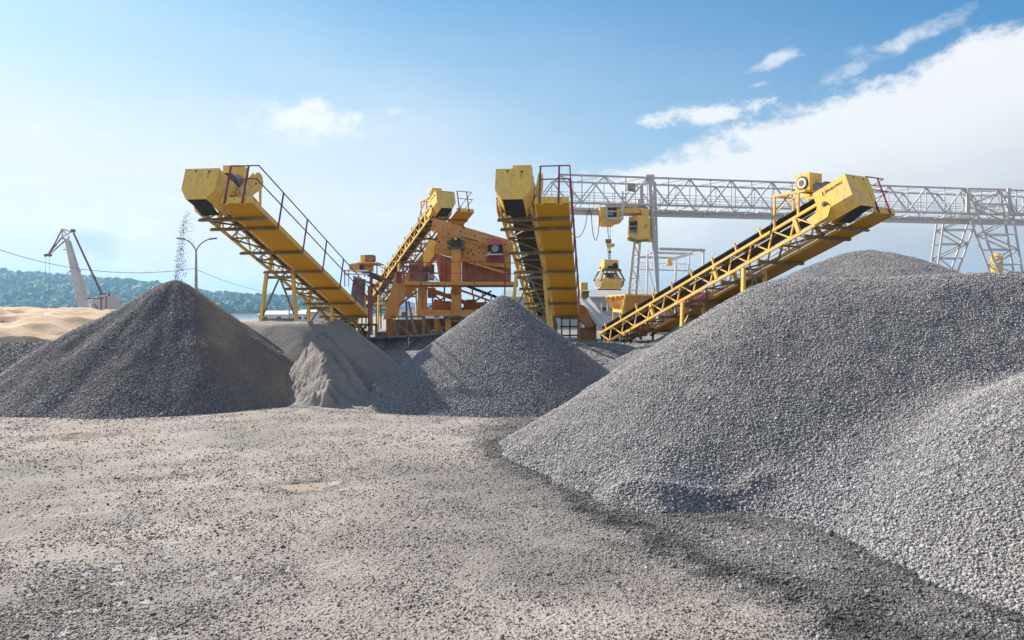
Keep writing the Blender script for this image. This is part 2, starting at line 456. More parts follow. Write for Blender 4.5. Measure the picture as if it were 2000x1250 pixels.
PLAT = 1.32   # level of the yard the plant stands on
def bank(x, y):
    """raised gravel bank between the heaps and the plant"""
    front = 25.5 + 0.5 * np.sin(x * 0.5)
    t = sstep(front - 6.0 - 1.5 * np.exp(-((x - 4) / 4) ** 2), front + 6.5, y + 0.9 * fbm(x, y, 0.4, 3, 5))
    h = PLAT * t - 0.1
    # dip in front of the old pipe
    return h + 0.12 * fbm(x, y, 0.9, 4, 8) - 0.05

def big_all(x, y): return smax(big_main(x, y), big_lobe(x, y), 0.55)
def big_dust(x, y): return np.clip(0.15 + 1.1 * fbm(x * 0.6 + y * 0.2, y * 0.35, 1.2, 4, 15), 0, 0.45)
heap('gravel_heap', 'huge grey gravel heap filling the right side, flat topped with a rounded peak behind', 'gravel heap', big_all,
     (-1.5, 24, 3.5, 31), 0.11, M['gravel'], 560000, (0.0098, 0.0178), near_y=9.5, dustf=big_dust, zone=lambda x, y: (x < 0.85 * y + 2.6))

LP = W(345, 555, 21.7); MP = W(983, 586, 21.3)
def left_heap(x, y):
    h = cone(x, y, LP.x, LP.y, LP.z + 0.22, lobes(e=4.75, n=4.6, w=5.75, s=4.75), 0.3)
    a = np.arctan2(y - LP.y, x - LP.x)
    rr = np.hypot(x - LP.x, y - LP.y)
    gul = 0.22 * fbm(a * 1.5, rr * 0.22, 1.6, 3, 21) * np.clip(rr, 0, 3)
    return h + gul + 0.10 * fbm(x, y, 1.2, 3, 22) + 0.03 * fbm(x, y, 6, 2, 23)
def left_dust(x, y):
    a = np.arctan2(y - LP.y, x - LP.x)  # fine sand slumped over the right flank
    t = sstep(-1.05, -0.45, a + 0.9 * fbm(x, y, 0.9, 4, 25)) * sstep(1.5, 0.9, a)
    top = sstep(1.1, 0.2, np.hypot(x - LP.x, y - LP.y) + 1.2 * fbm(x, y, 1.4, 3, 26))
    return np.clip(np.maximum(t * np.clip(0.72 + 1.6 * fbm(x, y, 0.9, 4, 27), 0, 0.95), top * 0.4), 0, 1)
heap('gravel_heap', 'tall dark grey conical gravel heap under the falling gravel at left', 'gravel heap', left_heap, (-18.5, -4.5, 15.5, 27.5), 0.09,
     M['gravel_dark'], 150000, (0.0105, 0.0195), dustf=left_dust, zone=lambda x, y: rng.random(len(x)) > 0.72 * left_dust(x, y))
def mid_heap(x, y):
    h = cone(x, y, MP.x, MP.y, MP.z + 0.2, lobes(e=4.15, n=4.1, w=4.35, s=4.1), 0.26)
    return h + 0.07 * fbm(x, y, 1.1, 3, 31) + 0.03 * fbm(x, y, 5, 2, 32)
heap('gravel_heap', 'middle grey conical gravel heap below the front conveyor', 'gravel heap', mid_heap, (-6, 5.4, 16, 26.5), 0.09,
     M['gravel'], 130000, (0.0105, 0.0195))
# far left low dark heap and the dark soil strip behind it
def far_left(x, y):
    c = W(60, 668, 26)
    h = 1.55 - 0.045 * (x - c.x) ** 2 * (x < c.x - 2) - np.abs(y - 26) * 0.42 + 0.03 * (x - c.x)
    return smin(h, 1.62 + 0 * x, 0.3) + 0.12 * fbm(x, y, 0.7, 4, 41)
heap('gravel_heap', 'low dark grey gravel heap behind the tall heap at the left edge', 'gravel heap', far_left, (-30, -12, 21, 31), 0.16, M['gravel_dark'], 22000, (0.022, 0.04))
def soil_strip(x, y):
    c = W(30, 660, 33)
    h = 1.5 - np.abs(y - 33) * 0.5 - 0.05 * np.abs(x - c.x) ** 1.5
    return h + 0.35 * fbm(x, y, 0.6, 4, 44)
heap('soil_heap', 'low strip of blackish soil in front of the yellow sand', 'soil heap', soil_strip, (-32, -18, 29.5, 36), 0.2, M['soil_dark'])
# yellow sand stock
def dunes(x, y):
    base = 3.05 + 0.016 * (-(x + 33)) - 0.03 * np.clip(x + 36, 0, 30)
    t = sstep(33.0, 44, y + 2.0 * fbm(x, y, 0.12, 3, 51)); tb = 1 - sstep(60, 70, y)
    edge = 1 - sstep(-30, -20.5, x - 0.12 * (y - 40))
    r = np.abs(fbm(x * 1.0 + 0.6 * y, y * 1.3 - 0.3 * x, 0.2, 4, 52))
    return (1.15 + (base - 1.15) * t) * tb * np.clip(edge, 0, 1) + (2.6 * (0.20 - r)) * t * edge + 0.42 * (0.22 - np.abs(fbm(x + 0.4 * y, y, 0.55, 3, 54))) * edge + 0.3 * fbm(x, y, 0.9, 4, 53) - 0.62
heap('sand_heap', 'wide pale yellow sand stockpile with rippled dunes below the wooded hill', 'sand heap', dunes, (-72, -19, 31, 70), 0.3, M['dune'])
# grey fine heap behind, and eroded sand ridge
def grey_heap(x, y):
    p = W(556, 627, 25.5)
    h = cone(x, y, p.x, p.y, p.z + 1.5, lobes(e=4.6, n=5.0, w=7.0, s=4.6), 0.8)
    h = smin(h, p.z - 0.05 + 0.16 * fbm(x, y, 0.9, 4, 62), 0.12)
    return h + 0.10 * fbm(x, y, 1.2, 4, 61)
heap('sand_heap', 'smooth dull grey sand heap behind the eroded ridge and below the left conveyor', 'sand heap', grey_heap, (-14, -3.5, 20.5, 31), 0.09, M['sand_grey'])
RP = W(632, 650, 20.6)
def ridge(x, y):
    # a sharp wind-cut ridge running towards the camera
    ax = RP.x + 0.28 * (RP.y - y) + 0.22 * fbm(x * 0, y, 1.1, 3, 71)
    along = RP.z + 0.1 - 0.95 * np.clip(RP.y - y, 0, 9) ** 1.12 - 0.75 * np.clip(y - RP.y, 0, 9)
    side = np.where(x < ax, 1.22, 1.02) * np.sqrt((x - ax) ** 2 + 0.01)
    h = along - side
    gl_ = np.abs(fbm(x * 0.5 + y * 1.6, y * 0.35 + x * 0.2, 2.4, 4, 72)); h = h + 1.25 * gl_ - 0.2 + 0.42 * fbm(x, y, 4.5, 3, 73)
    low = 0.42 - 0.34 * np.hypot((x - RP.x - 0.5) * 0.75, (y - RP.y + 0.6))
    return smax(h, low + 0.30 * fbm(x, y, 2.6, 4, 74), 0.15)
heap('sand_ridge', 'small pale eroded ridge of sand between the left and middle gravel heaps', 'sand ridge', ridge, (-9.6, -2.9, 16.6, 25), 0.055, M['sand_pale'])
bank_o = heap('gravel_bank', 'raised bank of mixed gravel in front of the screening plant', None, bank, (-16, 26, 18.5, 60), 0.2, M['gravel'], 26000, (0.024, 0.045),
     base_z=0.0, kind='structure', zone=lambda x, y: (y < 37) & (x > -6.5), dustf=lambda x, y: np.clip(0.35 + 0.8 * fbm(x, y, 0.5, 3, 81), 0, 1))

# ------------------------------------------------------------------ ground, water, hills
PUD = [(602, 948, 92, 20)] + [(232, 1108, 30, 12), (168, 1118, 22, 10), (160, 1145, 26, 9), (228, 1138, 26, 10), (188, 1188, 34, 14), (140, 1193, 30, 12), (285, 1172, 20, 10),
        (228, 1176, 18, 9), (230, 1208, 22, 12), (298, 1125, 20, 9), (120, 1235, 34, 14), (285, 1225, 24, 12), (58, 1160, 20, 9), (55, 1145, 18, 8), (36, 1200, 24, 10),
        (360, 1108, 14, 16), (415, 1120, 24, 10), (465, 1128, 26, 10), (330, 1085, 18, 8), (560, 1112, 18, 14), (300, 1245, 24, 10), (70, 1190, 22, 8)]
def pud_field(x, y):
    f = np.zeros(np.shape(x))
    for (px, py, w, h) in PUD:
        D = Gd(py); cx = (px - 1000) / F * D; rx = w / F * D / 2; ry = (Gd(py - h / 2) - Gd(py + h / 2)) / 2
        f = np.maximum(f, np.exp(-(((x - cx) / (rx * 1.25)) ** 2 + ((y - D) / (ry * 1.25)) ** 2) ** 1.5))
    return f
def ground_h(x, y):
    near = 1 - sstep(30, 45, np.hypot(x, y))
    u = x * 0.80 + y * 0.60 + 0.03 * (x - 4) ** 2 * 0.4; v = -x * 0.60 + y * 0.80 - 0.02 * x * x   # wheel-worn streaks, curving round the heaps
    rut = 0.03 * fbm(u * 0.16, v, 1.5, 3, 121) + 0.022 * fbm(u * 0.3, v, 5.5, 2, 122)
    for v0 in (2.6, 4.7, 8.2, 10.1):                # faint ribbed wheel prints
        lane = np.exp(-((v - v0) / 0.26) ** 4) * np.clip(0.6 + 4 * fbm(u, v, 0.3, 2, 124), 0, 1)
        rut = rut - 0.016 * lane + 0.014 * lane * np.sin(2 * math.pi * (u + 0.5 * np.abs(v - v0)) / 0.21)
    return (rut + 0.05 * fbm(x, y, 0.35, 3, 91) + 0.025 * fbm(x, y, 1.6, 3, 92) + 0.012 * fbm(x, y, 6, 2, 93)) * near - 0.022 * pud_field(x, y)
_sl = [(925, 862), (955, 905), (1040, 955), (1150, 1010), (1250, 1066), (1400, 1128), (1560, 1190), (1700, 1245), (1800, 1290), (1880, 1345)]
SPR = np.array([((px - 1000) / F * Gd(py), Gd(py)) for px, py in _sl] + [(3.2, 3.6), (20, 3.6), (20, 18), (-0.2, 18), (-0.6, 15)])
def spread(x, y): return poly_dist(x, y, SPR)            # metres inside the line of spilled gravel
def wet_ground(x, y):
    n = fbm(x, y, 1.4, 4, 95); n2 = fbm(x, y, 4.5, 3, 96)
    n0 = fbm(x, y, 0.45, 3, 99); sd = spread(x, y) + 0.8 * n + 0.5 * n2 + 0.5 * n0; d = -toe_dist(x, y) + 0.3 * n + 0.12 * n2
    line = np.exp(-((sd - 0.3) / 0.30) ** 2) * sstep(-0.45, 0.1, sd) * np.clip(0.8 + 2.2 * n2 + 1.2 * n, 0.15, 1) * (0.45 + 0.55 * sstep(11.5, 9.0, y))
    toe = np.exp(-np.maximum(d, 0) / 0.22) * sstep(-0.1, 0.15, sd)
    corner = sstep(4.3, 3.6, y + 0.9 * (x - 3.2) * -0.6 + 0 * n) * 0
    inside = sstep(0.0, 0.3, sd)
    light = sstep(0.15, 0.75, np.exp(-(((x - 2.75) / 0.95) ** 2 + ((y - 7.55) / 0.75) ** 2)) + 0.35 * n)
    w = np.maximum(np.maximum(line, 0.85 * toe), inside * (0.40 + 1.3 * n2 - 0.8 * light) + 0.25 * inside * sstep(6.6, 5.6, y))
    return np.clip(w, 0, 1) * (y < 17)
def spread_mask(x, y):
    sd = spread(x, y) + 0.8 * fbm(x, y, 1.4, 4, 95) + 0.7 * fbm(x, y, 4.5, 3, 96) + 0.5 * fbm(x, y, 0.45, 3, 99)
    return sstep(-0.6, 0.35, sd) * (y < 17)
def grime_ground(x, y):
    a = sstep(0.0, 0.25, fbm(x, y, 0.22, 4, 97) + 0.14 * np.exp(-((y - 12.3) / 3.2) ** 2) - 0.05)
    u = x * 0.80 + y * 0.60 + 0.012 * (x - 4) ** 2; v = -x * 0.60 + y * 0.80 - 0.02 * x * x
    st = sstep(0.02, 0.22, fbm(u * 0.14, v, 1.3, 4, 123)); a = np.maximum(a, 0.8 * st)
    for v0 in (2.6, 4.7, 8.2, 10.1): a = np.maximum(a, 0.45 * np.exp(-((v - v0) / 0.28) ** 4) * np.clip(0.5 + 4 * fbm(u, v, 0.3, 2, 124), 0, 1))
    m = sstep(0.35, 0.8, np.exp(-(((x - 1.2) / 1.8) ** 2 + ((y - 6.8) / 0.9) ** 2)) + 0.5 * fbm(x, y, 0.8, 4, 98))
    m = np.maximum(m * 0.5, spread_mask(x, y)); return np.clip(a * 0.75 + m + 0.9 * np.clip(pud_field(x, y) * 2.2, 0, 1), 0, 1)
xs = np.unique(np.concatenate([np.arange(-11, 11, 0.06), np.arange(11, 26, 0.14), -np.arange(11, 26, 0.14), np.linspace(26, 90, 40), -np.linspace(26, 90, 40), np.linspace(90, 3000, 30), -np.linspace(90, 3000, 30)]))
ys = np.unique(np.concatenate([np.arange(3.0, 14, 0.06), np.arange(14, 30, 0.13), np.array([1.5, 2.2]), np.linspace(30, 120, 50), np.linspace(120, 3000, 40), -np.linspace(-1.4, 40, 12), -np.linspace(40, 3000, 10)]))
X, Y, T = grid_mesh(xs, ys)
Z = ground_h(X, Y)
g = np_mesh('ground', np.stack([X, Y, Z], 1), T, {'wet': wet_ground(X, Y), 'grime': grime_ground(X, Y)}, [M['ground']], None, np.ones(len(T), bool))
tag(g, 'pale dusty yard ground strewn with small dark stones', None, None, 'structure')

# loose pebbles over the yard
n = 420000
D = 4.9 * (22.5 / 4.9) ** (rng.random(n) ** 1.0); U = rng.uniform(-0.86, 0.86, n); px = U * D; py = D
hl_, hm_ = left_heap(px, py), mid_heap(px, py)
spill = np.clip(np.maximum(np.exp(np.minimum(hl_, 0) / 0.5), np.exp(np.minimum(hm_, 0) / 0.5)), 0, 1)
dens = 0.42 + 0.9 * spill + 1.1 * np.clip(fbm(px, py, 0.5, 4, 101) + 0.12, 0, 1) + 0.25 * sstep(-3.0, 0.0, toe_dist(px, py))
dens *= 0.10 + 2.6 * np.clip(fbm(px, py, 2.0, 4, 102) + 0.24, 0, 1)
spm = spread_mask(px, py); dens = dens + 1.0 * spm + 0.5 * np.clip(spill - 0.3, 0, 1)
inside = (big_main(px, py) > 0.02) | (big_lobe(px, py) > 0.02) | (left_heap(px, py) > 0.02) | (mid_heap(px, py) > 0.02) | (ridge(px, py) > 0.02)
ok = (rng.random(n) < np.clip(dens, 0, 1)) & ~inside
px, py = px[ok], py[ok]; m_ = len(px); spm = spm[ok]; spill = spill[ok]
s = np.clip(0.0072 * np.exp(rng.normal(0, 0.42, m_)), 0.004, 0.03) * np.clip(0.75 + py * 0.04, 1, 1.6)
wt = wet_ground(px, py); s = s * (1 + 0.2 * wt + 0.35 * spm * rng.random(m_))
tone = np.where(rng.random(m_) < 0.36 + 0.5 * spill, rng.uniform(0, 0.25, m_), rng.uniform(0.45, 1, m_)); tone = np.where(spm > 0.4, rng.beta(1.3, 1.6, m_), tone)
gry = np.clip(np.maximum(spm, spill * 0.8), 0, 1)
P = np.stack([px, py, ground_h(px, py) + s * 0.3 + 0.014 * pud_field(px, py)], 1)
SV, ST, tn = stones(P, s, tone, 0.75)
lg = np_mesh('loose_gravel', SV, ST, {'tone': tn, 'wet': np.repeat(wt, 6), 'grey': np.repeat(gry, 6)}, [M['pebble']], None, np.ones(len(ST), bool))
tag(lg, 'small dark stones scattered over the pale yard ground', 'gravel', None, 'stuff')

def puddle(px, py, wpx, hpx, seed):
    D = Gd(py); c = Vector(((px - 1000) / F * D, D, 0)); rx = wpx / F * D / 2; ry = (Gd(py - hpx / 2) - Gd(py + hpx / 2)) / 2
    rr = random.Random(seed); n = 72; pts = []
    ph = [rr.uniform(0, 6.3) for _ in range(4)]
    for i in range(n):
        t = 2 * math.pi * i / n
        k = 1 + 0.28 * math.sin(2 * t + ph[0]) + 0.2 * math.sin(3 * t + ph[1]) + 0.13 * math.sin(5 * t + ph[2]) + 0.09 * math.sin(8 * t + ph[3])
        pts.append((c.x + rx * k * math.cos(t), c.y + ry * k * math.sin(t)))
    zz = float(np.mean(ground_h(np.array([p[0] for p in pts]), np.array([p[1] for p in pts])))) + 0.006
    mb = MB(); mb.v = [Vector((p[0], p[1], zz)) for p in pts]; mb.face(range(n))
    o = mb.build('puddle', M['puddle_tan' if seed == 1 else 'puddle'], loc=(c.x, c.y, zz))
    return tag(o, None, None, 'small puddles on the yard', 'structure')
puddle(*PUD[0], 1)['label'] = 'shallow tan puddle in the middle of the yard'
for i, pd_ in enumerate(PUD[1:]):
    puddle(*pd_, 10 + i)['label'] = 'small bright puddle among the stones'

def tyre_track(px, py, wid, leng, ang, lab):
    D = Gd(py); cx = (px - 1000) / F * D
    X, Y, T = grid_mesh(np.arange(-wid / 2, wid / 2 + 0.01, 0.025), np.arange(-leng / 2, leng / 2 + 0.01, 0.02))
    ph = Y + 0.35 * np.abs(X)
    win = (1 - (2 * np.abs(X) / wid) ** 4) * (1 - (2 * np.abs(Y) / leng) ** 4)
    Z0 = 0.012 + 0.024 * np.clip(np.sin(ph * 2 * math.pi / 0.17) + 0.2, -1, 1) * win - 0.05 * (1 - win)
    ca, sa = math.cos(ang), math.sin(ang)
    XX = X * ca - Y * sa + cx; YY = X * sa + Y * ca + D
    V = np.stack([XX - cx, YY - D, ground_h(XX, YY) + Z0], 1)
    o = np_mesh('tyre_track', V, T, {'wet': 0 * X, 'grime': 0 * X}, [M['ground']], None, np.ones(len(T), bool)); o.location = (cx, D, 0)
    return tag(o, lab, None, None, 'structure')
tyre_track(150, 852, 0.8, 1.5, R(20), 'ribbed tyre print in the pale ground at the left')
tyre_track(598, 800, 0.9, 1.7, R(-14), 'deep ribbed tyre print at the foot of the pale sand ridge')

mb = MB(); mb.box((-900, 230, -2), (-120, 1000, 0.03)); tag(mb.build('water', M['water']), 'strip of harbour water below the wooded hill', None, None, 'structure')

HP = [(-700, 500), (-300, 512), (0, 528), (120, 535), (250, 546), (330, 553), (430, 570), (560, 578), (700, 584), (800, 592), (950, 602), (1150, 610)]
def hill_top(x):   # ridge height at 1350 m as function of x
    xs_ = np.array([(p[0] - 1000) / F * 1350 for p in HP]); zs_ = np.array([H + (HY - p[1] - 9) / F * 1350 for p in HP])
    return np.interp(x, xs_, zs_)
def hill_h(x, y):
    t = sstep(760, 1350, y); back = 1 - 0.5 * sstep(1350, 2200, y)
    k = x * 1350 / np.maximum(y, 700)
    return (hill_top(k) - 3) * t * back + 10 * fbm(x, y, 0.006, 4, 111) * t * sstep(0, 25, hill_top(k)) - 1.5
X, Y, T = grid_mesh(np.arange(-1900, 400, 22), np.arange(740, 2300, 22))
hz = hill_h(X, Y)
hl = np_mesh('hills', np.stack([X, Y, hz], 1), T, {}, [M['hill']], None, np.ones(len(T), bool)); tag(hl, 'long wooded hill across the water', None, None, 'structure')
# woods: thousands of crowns reading as one mass
ICO = []
ph_ = (1 + 5 ** 0.5) / 2
icov = np.array([(-1, ph_, 0), (1, ph_, 0), (-1, -ph_, 0), (1, -ph_, 0), (0, -1, ph_), (0, 1, ph_), (0, -1, -ph_), (0, 1, -ph_), (ph_, 0, -1), (ph_, 0, 1), (-ph_, 0, -1), (-ph_, 0, 1)], float) / 1.9
icof = np.array([(0, 11, 5), (0, 5, 1), (0, 1, 7), (0, 7, 10), (0, 10, 11), (1, 5, 9), (5, 11, 4), (11, 10, 2), (10, 7, 6), (7, 1, 8), (3, 9, 4), (3, 4, 2), (3, 2, 6), (3, 6, 8), (3, 8, 9), (4, 9, 5), (2, 4, 11), (6, 2, 10), (8, 6, 7), (9, 8, 1)])
nc = 26000
cx = rng.uniform(-1250, 200, nc); cy = rng.uniform(760, 1500, nc)
okc = (cx / cy > -0.86) & (cx / cy < 0.1) & (hill_h(cx, cy) > 2.5); cx, cy = cx[okc], cy[okc]; nc = len(cx)
cr_ = rng.uniform(3.0, 5.2, nc) * np.where(rng.random(nc) > 0.85, 1.7, 1.0); cz = hill_h(cx, cy) + cr_ * 0.8
V = icov[None] * cr_[:, None, None] * np.stack([np.ones(nc), np.ones(nc), rng.uniform(0.8, 1.25, nc)], 1)[:, None, :] * rng.uniform(0.65, 1.25, (nc, 12, 1)) + np.stack([cx, cy, cz], 1)[:, None, :]
T = icof[None] + (np.arange(nc) * 12)[:, None, None]
tn = np.clip(rng.beta(1.6, 2.2, nc) + 0.5 * fbm(cx, cy, 0.012, 3, 115), 0, 1)
wd = np_mesh('woods', V.reshape(-1, 3), T.reshape(-1, 3), {'tone': np.repeat(tn, 12)}, [M['woods']]); tag(wd, 'mixed green and rusty woodland covering the far hill', 'woodland', None, 'stuff')

# ------------------------------------------------------------------ lettering
def text_mesh(body, size, shear=0.18):
    cu = bpy.data.curves.new('lettering_curve', 'FONT'); cu.body = body; cu.size = size; cu.shear = shear; cu.extrude = 0.004; cu.offset = size * 0.012; cu.resolution_u = 3
    cu.space_character = 0.95
    to = bpy.data.objects.new('lettering_tmp', cu); COL.objects.link(to)
    dg = bpy.context.evaluated_depsgraph_get(); me = bpy.data.meshes.new_from_object(to.evaluated_get(dg))
    bpy.data.objects.remove(to); bpy.data.curves.remove(cu); return me
def lettering(parent, origin, ax, ay, size, body='ZGODATRKU'):
    """dark company lettering with its little angular emblem in front; ax/ay unit vectors of the face"""
    ax, ay = Vector(ax).normalized(), Vector(ay).normalized(); az = ax.cross(ay); o0 = Vector(origin)
    me = text_mesh(body, size)
    for v in me.vertices: v.co = o0 + ax * v.co.x + ay * v.co.y + az * v.co.z
    me.materials.append(M['letter']); o = bpy.data.objects.new('lettering', me); COL.objects.link(o); o.parent = parent
    mb = MB(); s_ = size
    for poly in ([(-1.0, -0.25), (-0.78, -0.25), (-0.55, 0.95), (-0.72, 1.0), (-0.86, 0.6)], [(-0.78, -0.25), (-0.35, -0.2), (-0.42, -0.02), (-0.74, -0.05)], [(-0.68, 0.45), (-0.42, 0.5), (-0.45, 0.66), (-0.64, 0.64)]):
        mb.prism([o0 + ax * (a * s_) + ay * (b * s_) - az * 0.004 for a, b in poly], az * 0.009)
    mb.build('emblem', M['letter'], parent)

# ------------------------------------------------------------------ belt conveyors
def conveyor(label, corner, heading, theta, L=12.0, tail=2.2, legs=(), base=0.0, idler=1.3, group='yellow belt conveyors', extra_frames=()):
    hx, hy = Vector(heading).normalized(); ct, st = math.cos(theta), math.sin(theta)
    rz = math.atan2(-hx, hy)
    XO, XI = -1.83, -0.73
    # root on the ground below the tail; local y = heading, x = right-hand side, catwalk at -x
    rot = Matrix.Rotation(rz, 3, 'Z')
    c = Vector(corner); loc_corner = Vector((XO, L * ct, 0)); wp = c - rot @ Vector((XO, L * ct, 0))
    zt = c.z - L * st - base                    # height of s=0 above the root
    root = thing('belt_conveyor', label, 'belt conveyor', (wp.x, wp.y, base), rz, group)
    def P(s, x, n): return Vector((x, s * ct - n * st, zt + s * st + n * ct))
    T = lambda a, b, n: P(b, a, n)             # box axes: x lateral, y along slope, z normal
    up = P(0, 0, 1) - P(0, 0, 0)
    nb, ntp = 0.13, 0.76
    s0, s1 = -tail, L - 1.0
    # two side trusses
    for sx in (0.54, -0.54):
        mb = MB()
        mb.box((sx - 0.045, s0, nb - 0.05), (sx + 0.045, s1 + 0.35, nb + 0.05), T); mb.box((sx - 0.045, s0, ntp - 0.05), (sx + 0.045, s1, ntp + 0.05), T)
        k = int((s1 - s0) / 1.02); d = (s1 - s0) / k
        for i in range(k):
            a = s0 + i * d
            mb.bar(P(a + 0.06, sx, ntp - 0.04), P(a + d * 0.62, sx, nb + 0.04), 0.05, 0.05, up); mb.bar(P(a + d * 0.62, sx, nb + 0.04), P(a + d, sx, ntp - 0.04), 0.05, 0.05, up)
            if i % 4 == 3: mb.box((sx - 0.06, a + d - 0.07, nb + 0.05), (sx + 0.055, a + d + 0.07, ntp - 0.05), T)
        mb.box((sx - 0.03, s1 - 0.02, nb + 0.05), (sx + 0.03, s1 + 0.33, ntp + 0.08), T)
        mb.build('side_truss', M['yellow'], root)
    # cross beams carrying the walkway
    beams = [L - 1.06, L - 1.83] + [L - 3.98 - 2.0 * i for i in range(int((L - 3.98) / 2.0) + 1)]
    for b_ in beams:
        if b_ < -0.3: continue
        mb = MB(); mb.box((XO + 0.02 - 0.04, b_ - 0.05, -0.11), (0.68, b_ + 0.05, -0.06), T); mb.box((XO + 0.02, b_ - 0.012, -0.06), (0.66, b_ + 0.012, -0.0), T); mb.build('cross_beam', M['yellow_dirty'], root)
    # underside lacing
    mb = MB(); k = 0; b2 = sorted([b for b in beams if b > -0.3] + [s0 + 0.2])
    for a, b_ in zip(b2[:-1], b2[1:]):
        mm = (a + b_) / 2
        mb.bar(P(a, -0.5, 0.06), P(mm, 0.5, 0.06), 0.06, 0.05, up); mb.bar(P(mm, 0.5, 0.06), P(b_, -0.5, 0.06), 0.06, 0.05, up)
        mb.bar(P(mm, -0.5, 0.08), P(mm, 0.5, 0.08), 0.05, 0.05, up)
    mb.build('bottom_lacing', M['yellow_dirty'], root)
    # belt: troughed carrying run, drums' wrap and return run
    mb = MB(); s_h = L - 0.75; s_t = s0 + 0.1
    prof = [(-0.42, 1.08), (-0.2, 0.94), (0.2, 0.94), (0.42, 1.08)]
    for (xa, na), (xb, nb_) in zip(prof[:-1], prof[1:]):
        mb.hexa([P(s_t, xa, na - .03), P(s_t, xb, nb_ - .03), P(s_h, xb, nb_ - .03), P(s_h, xa, na - .03), P(s_t, xa, na), P(s_t, xb, nb_), P(s_h, xb, nb_), P(s_h, xa, na)])
    mb.box((-0.36, s_t, 0.60), (0.36, s_h, 0.62), T)
    for sc in (s_h, s_t): mb.tube(P(sc, -0.4, 0.64), P(sc, 0.4, 0.64), 0.29, seg=18)
    mb.build('belt', M['rubber'], root)
    # idlers
    s_ = s0 + 0.6
    while s_ < L - 2.9:
        mb = MB()
        for sx in (0.54, -0.54): mb.box((sx - 0.02, s_ - 0.03, ntp + 0.05), (sx + 0.03, s_ + 0.03, 1.13), T); mb.box((sx - 0.05 if sx > 0 else sx, s_ - 0.03, 1.08), (sx + 0.0 if sx > 0 else sx + 0.05, s_ + 0.03, 1.15), T)
        mb.box((-0.5, s_ - 0.03, ntp + 0.0), (0.5, s_ + 0.03, ntp + 0.05), T)
        o = mb.build('idler', M['yellow'], root)
        mb = MB(); mb.tube(P(s_, -0.2, 0.85), P(s_, 0.2, 0.85), 0.04); mb.tube(P(s_, 0.23, 0.86), P(s_, 0.47, 1.02), 0.04); mb.tube(P(s_, -0.23, 0.86), P(s_, -0.47, 1.02), 0.04)
        mb.build('roller', M['dark_steel'], o)
        s_ += idler
    # walkway floor panels between beams, outer and end toe boards
    edges = [0.0] + sorted(b for b in beams if b > 0.35) + [L]
    for a, b_ in zip(edges[:-1], edges[1:]):
        mb = MB(); mb.box((XO, a + 0.006, 0.0), (XI, b_ - 0.006, 0.025), T); mb.build('floor_panel', M['yellow_floor'], root)
    mb = MB(); mb.box((XO - 0.022, 0.0, -0.02), (XO - 0.002, L, 0.15), T); mb.box((XI + 0.003, 0.0, 0.0), (XI + 0.02, L - 1.4, 0.1), T); mb.build('toe_board', M['yellow'], root)
    mb = MB(); mb.box((XO - 0.022, L + 0.003, -0.01), (XI, L + 0.025, 0.22), T)
    for xx in (XI - 0.17, XI - 0.80): mb.box((xx - 0.09, L + 0.027, -0.07), (xx + 0.07, L + 0.045, 0.02), T)
    mb.build('end_board', M['yellow'], root)
    # railing
    posts = [b for b in beams if b > 0.3][1:]
    rail = MB(); xr = XO - 0.03
    for nn in (1.36, 0.86):
        rail.tube(P(L + 0.06, XI - 0.15, nn), P(L + 0.06, xr, nn), 0.022); rail.tube(P(L + 0.06, xr, nn), P(0.05, xr, nn), 0.022)
    ro = rail.build('railing', M['maroon'], root)
    for b_ in posts: mb = MB(); mb.box((xr - 0.035, b_ - 0.03, -0.05), (xr + 0.005, b_ + 0.03, 1.36), T); mb.build('post', M['maroon'], ro)
    for xx in (XI - 0.15, XI - 0.78): mb = MB(); mb.box((xx - 0.03, L + 0.048, -0.06), (xx + 0.03, L + 0.085, 1.36), T); mb.build('post', M['maroon'], ro)
    mb = MB(); mb.box((xr - 0.035, 0.02, -0.05), (xr + 0.005, 0.08, 1.36), T); mb.build('post', M['maroon'], ro)
    # discharge hood: open-bottomed chamfered steel box
    hw, ha, hb = 0.60, L - 1.05, L + 0.28
    cs = [(-hw, 1.17), (-hw, 0.40), (-0.37, 0.03), (-0.37, -0.02)]
    mb = MB(); t_ = 0.02
    sec = [(-0.36, 0.03), (-hw, 0.40), (-hw, 1.17), (hw, 1.17), (hw, 0.40), (0.36, 0.03)]
    n0 = len(mb.v)
    for s_ in (ha, hb):
        for (x_, n_) in sec: mb.v.append(P(s_, x_, n_))
    for (x_, n_) in [(x_ * (1 - 0.02 / 0.6), n_ - (0.02 if n_ > 1 else 0)) for x_, n_ in sec]: mb.v.append(P(ha, x_, n_))
    for (x_, n_) in [(x_ * (1 - 0.02 / 0.6), n_ - (0.02 if n_ > 1 else 0)) for x_, n_ in sec]: mb.v.append(P(hb - 0.02, x_, n_))
    for i in range(5):
        mb.face((i, i + 1, 7 + i, 6 + i)); mb.face((12 + i + 1, 12 + i, 18 + i, 19 + i))
    mb.face((6, 7, 8, 9, 10, 11)); mb.face((23, 22, 21, 20, 19, 18))
    mb.face((0, 6, 18, 12)); mb.face((5, 17, 23, 11)); mb.face((6, 11, 23, 18))
    for i in range(5): mb.face((i + 1, i, 12 + i, 13 + i))
    hood = mb.build('discharge_hood', M['yellow'], root)
    mb = MB()
    for (x_, n_) in ((0.2, 1.08), (-0.28, 1.05)): mb.tube(P(hb - 0.002, x_, n_), P(hb + 0.004, x_, n_), 0.04, seg=10)
    for i in range(16):
        x_, n_ = random.uniform(-0.5, 0.5), random.uniform(0.15, 1.0); mb.tube(P(hb - 0.002, x_, n_), P(hb + 0.004, x_, n_), random.choice((0.008, 0.01, 0.014)), seg=6)
    mb.build('bolt_holes', M['black'], hood)
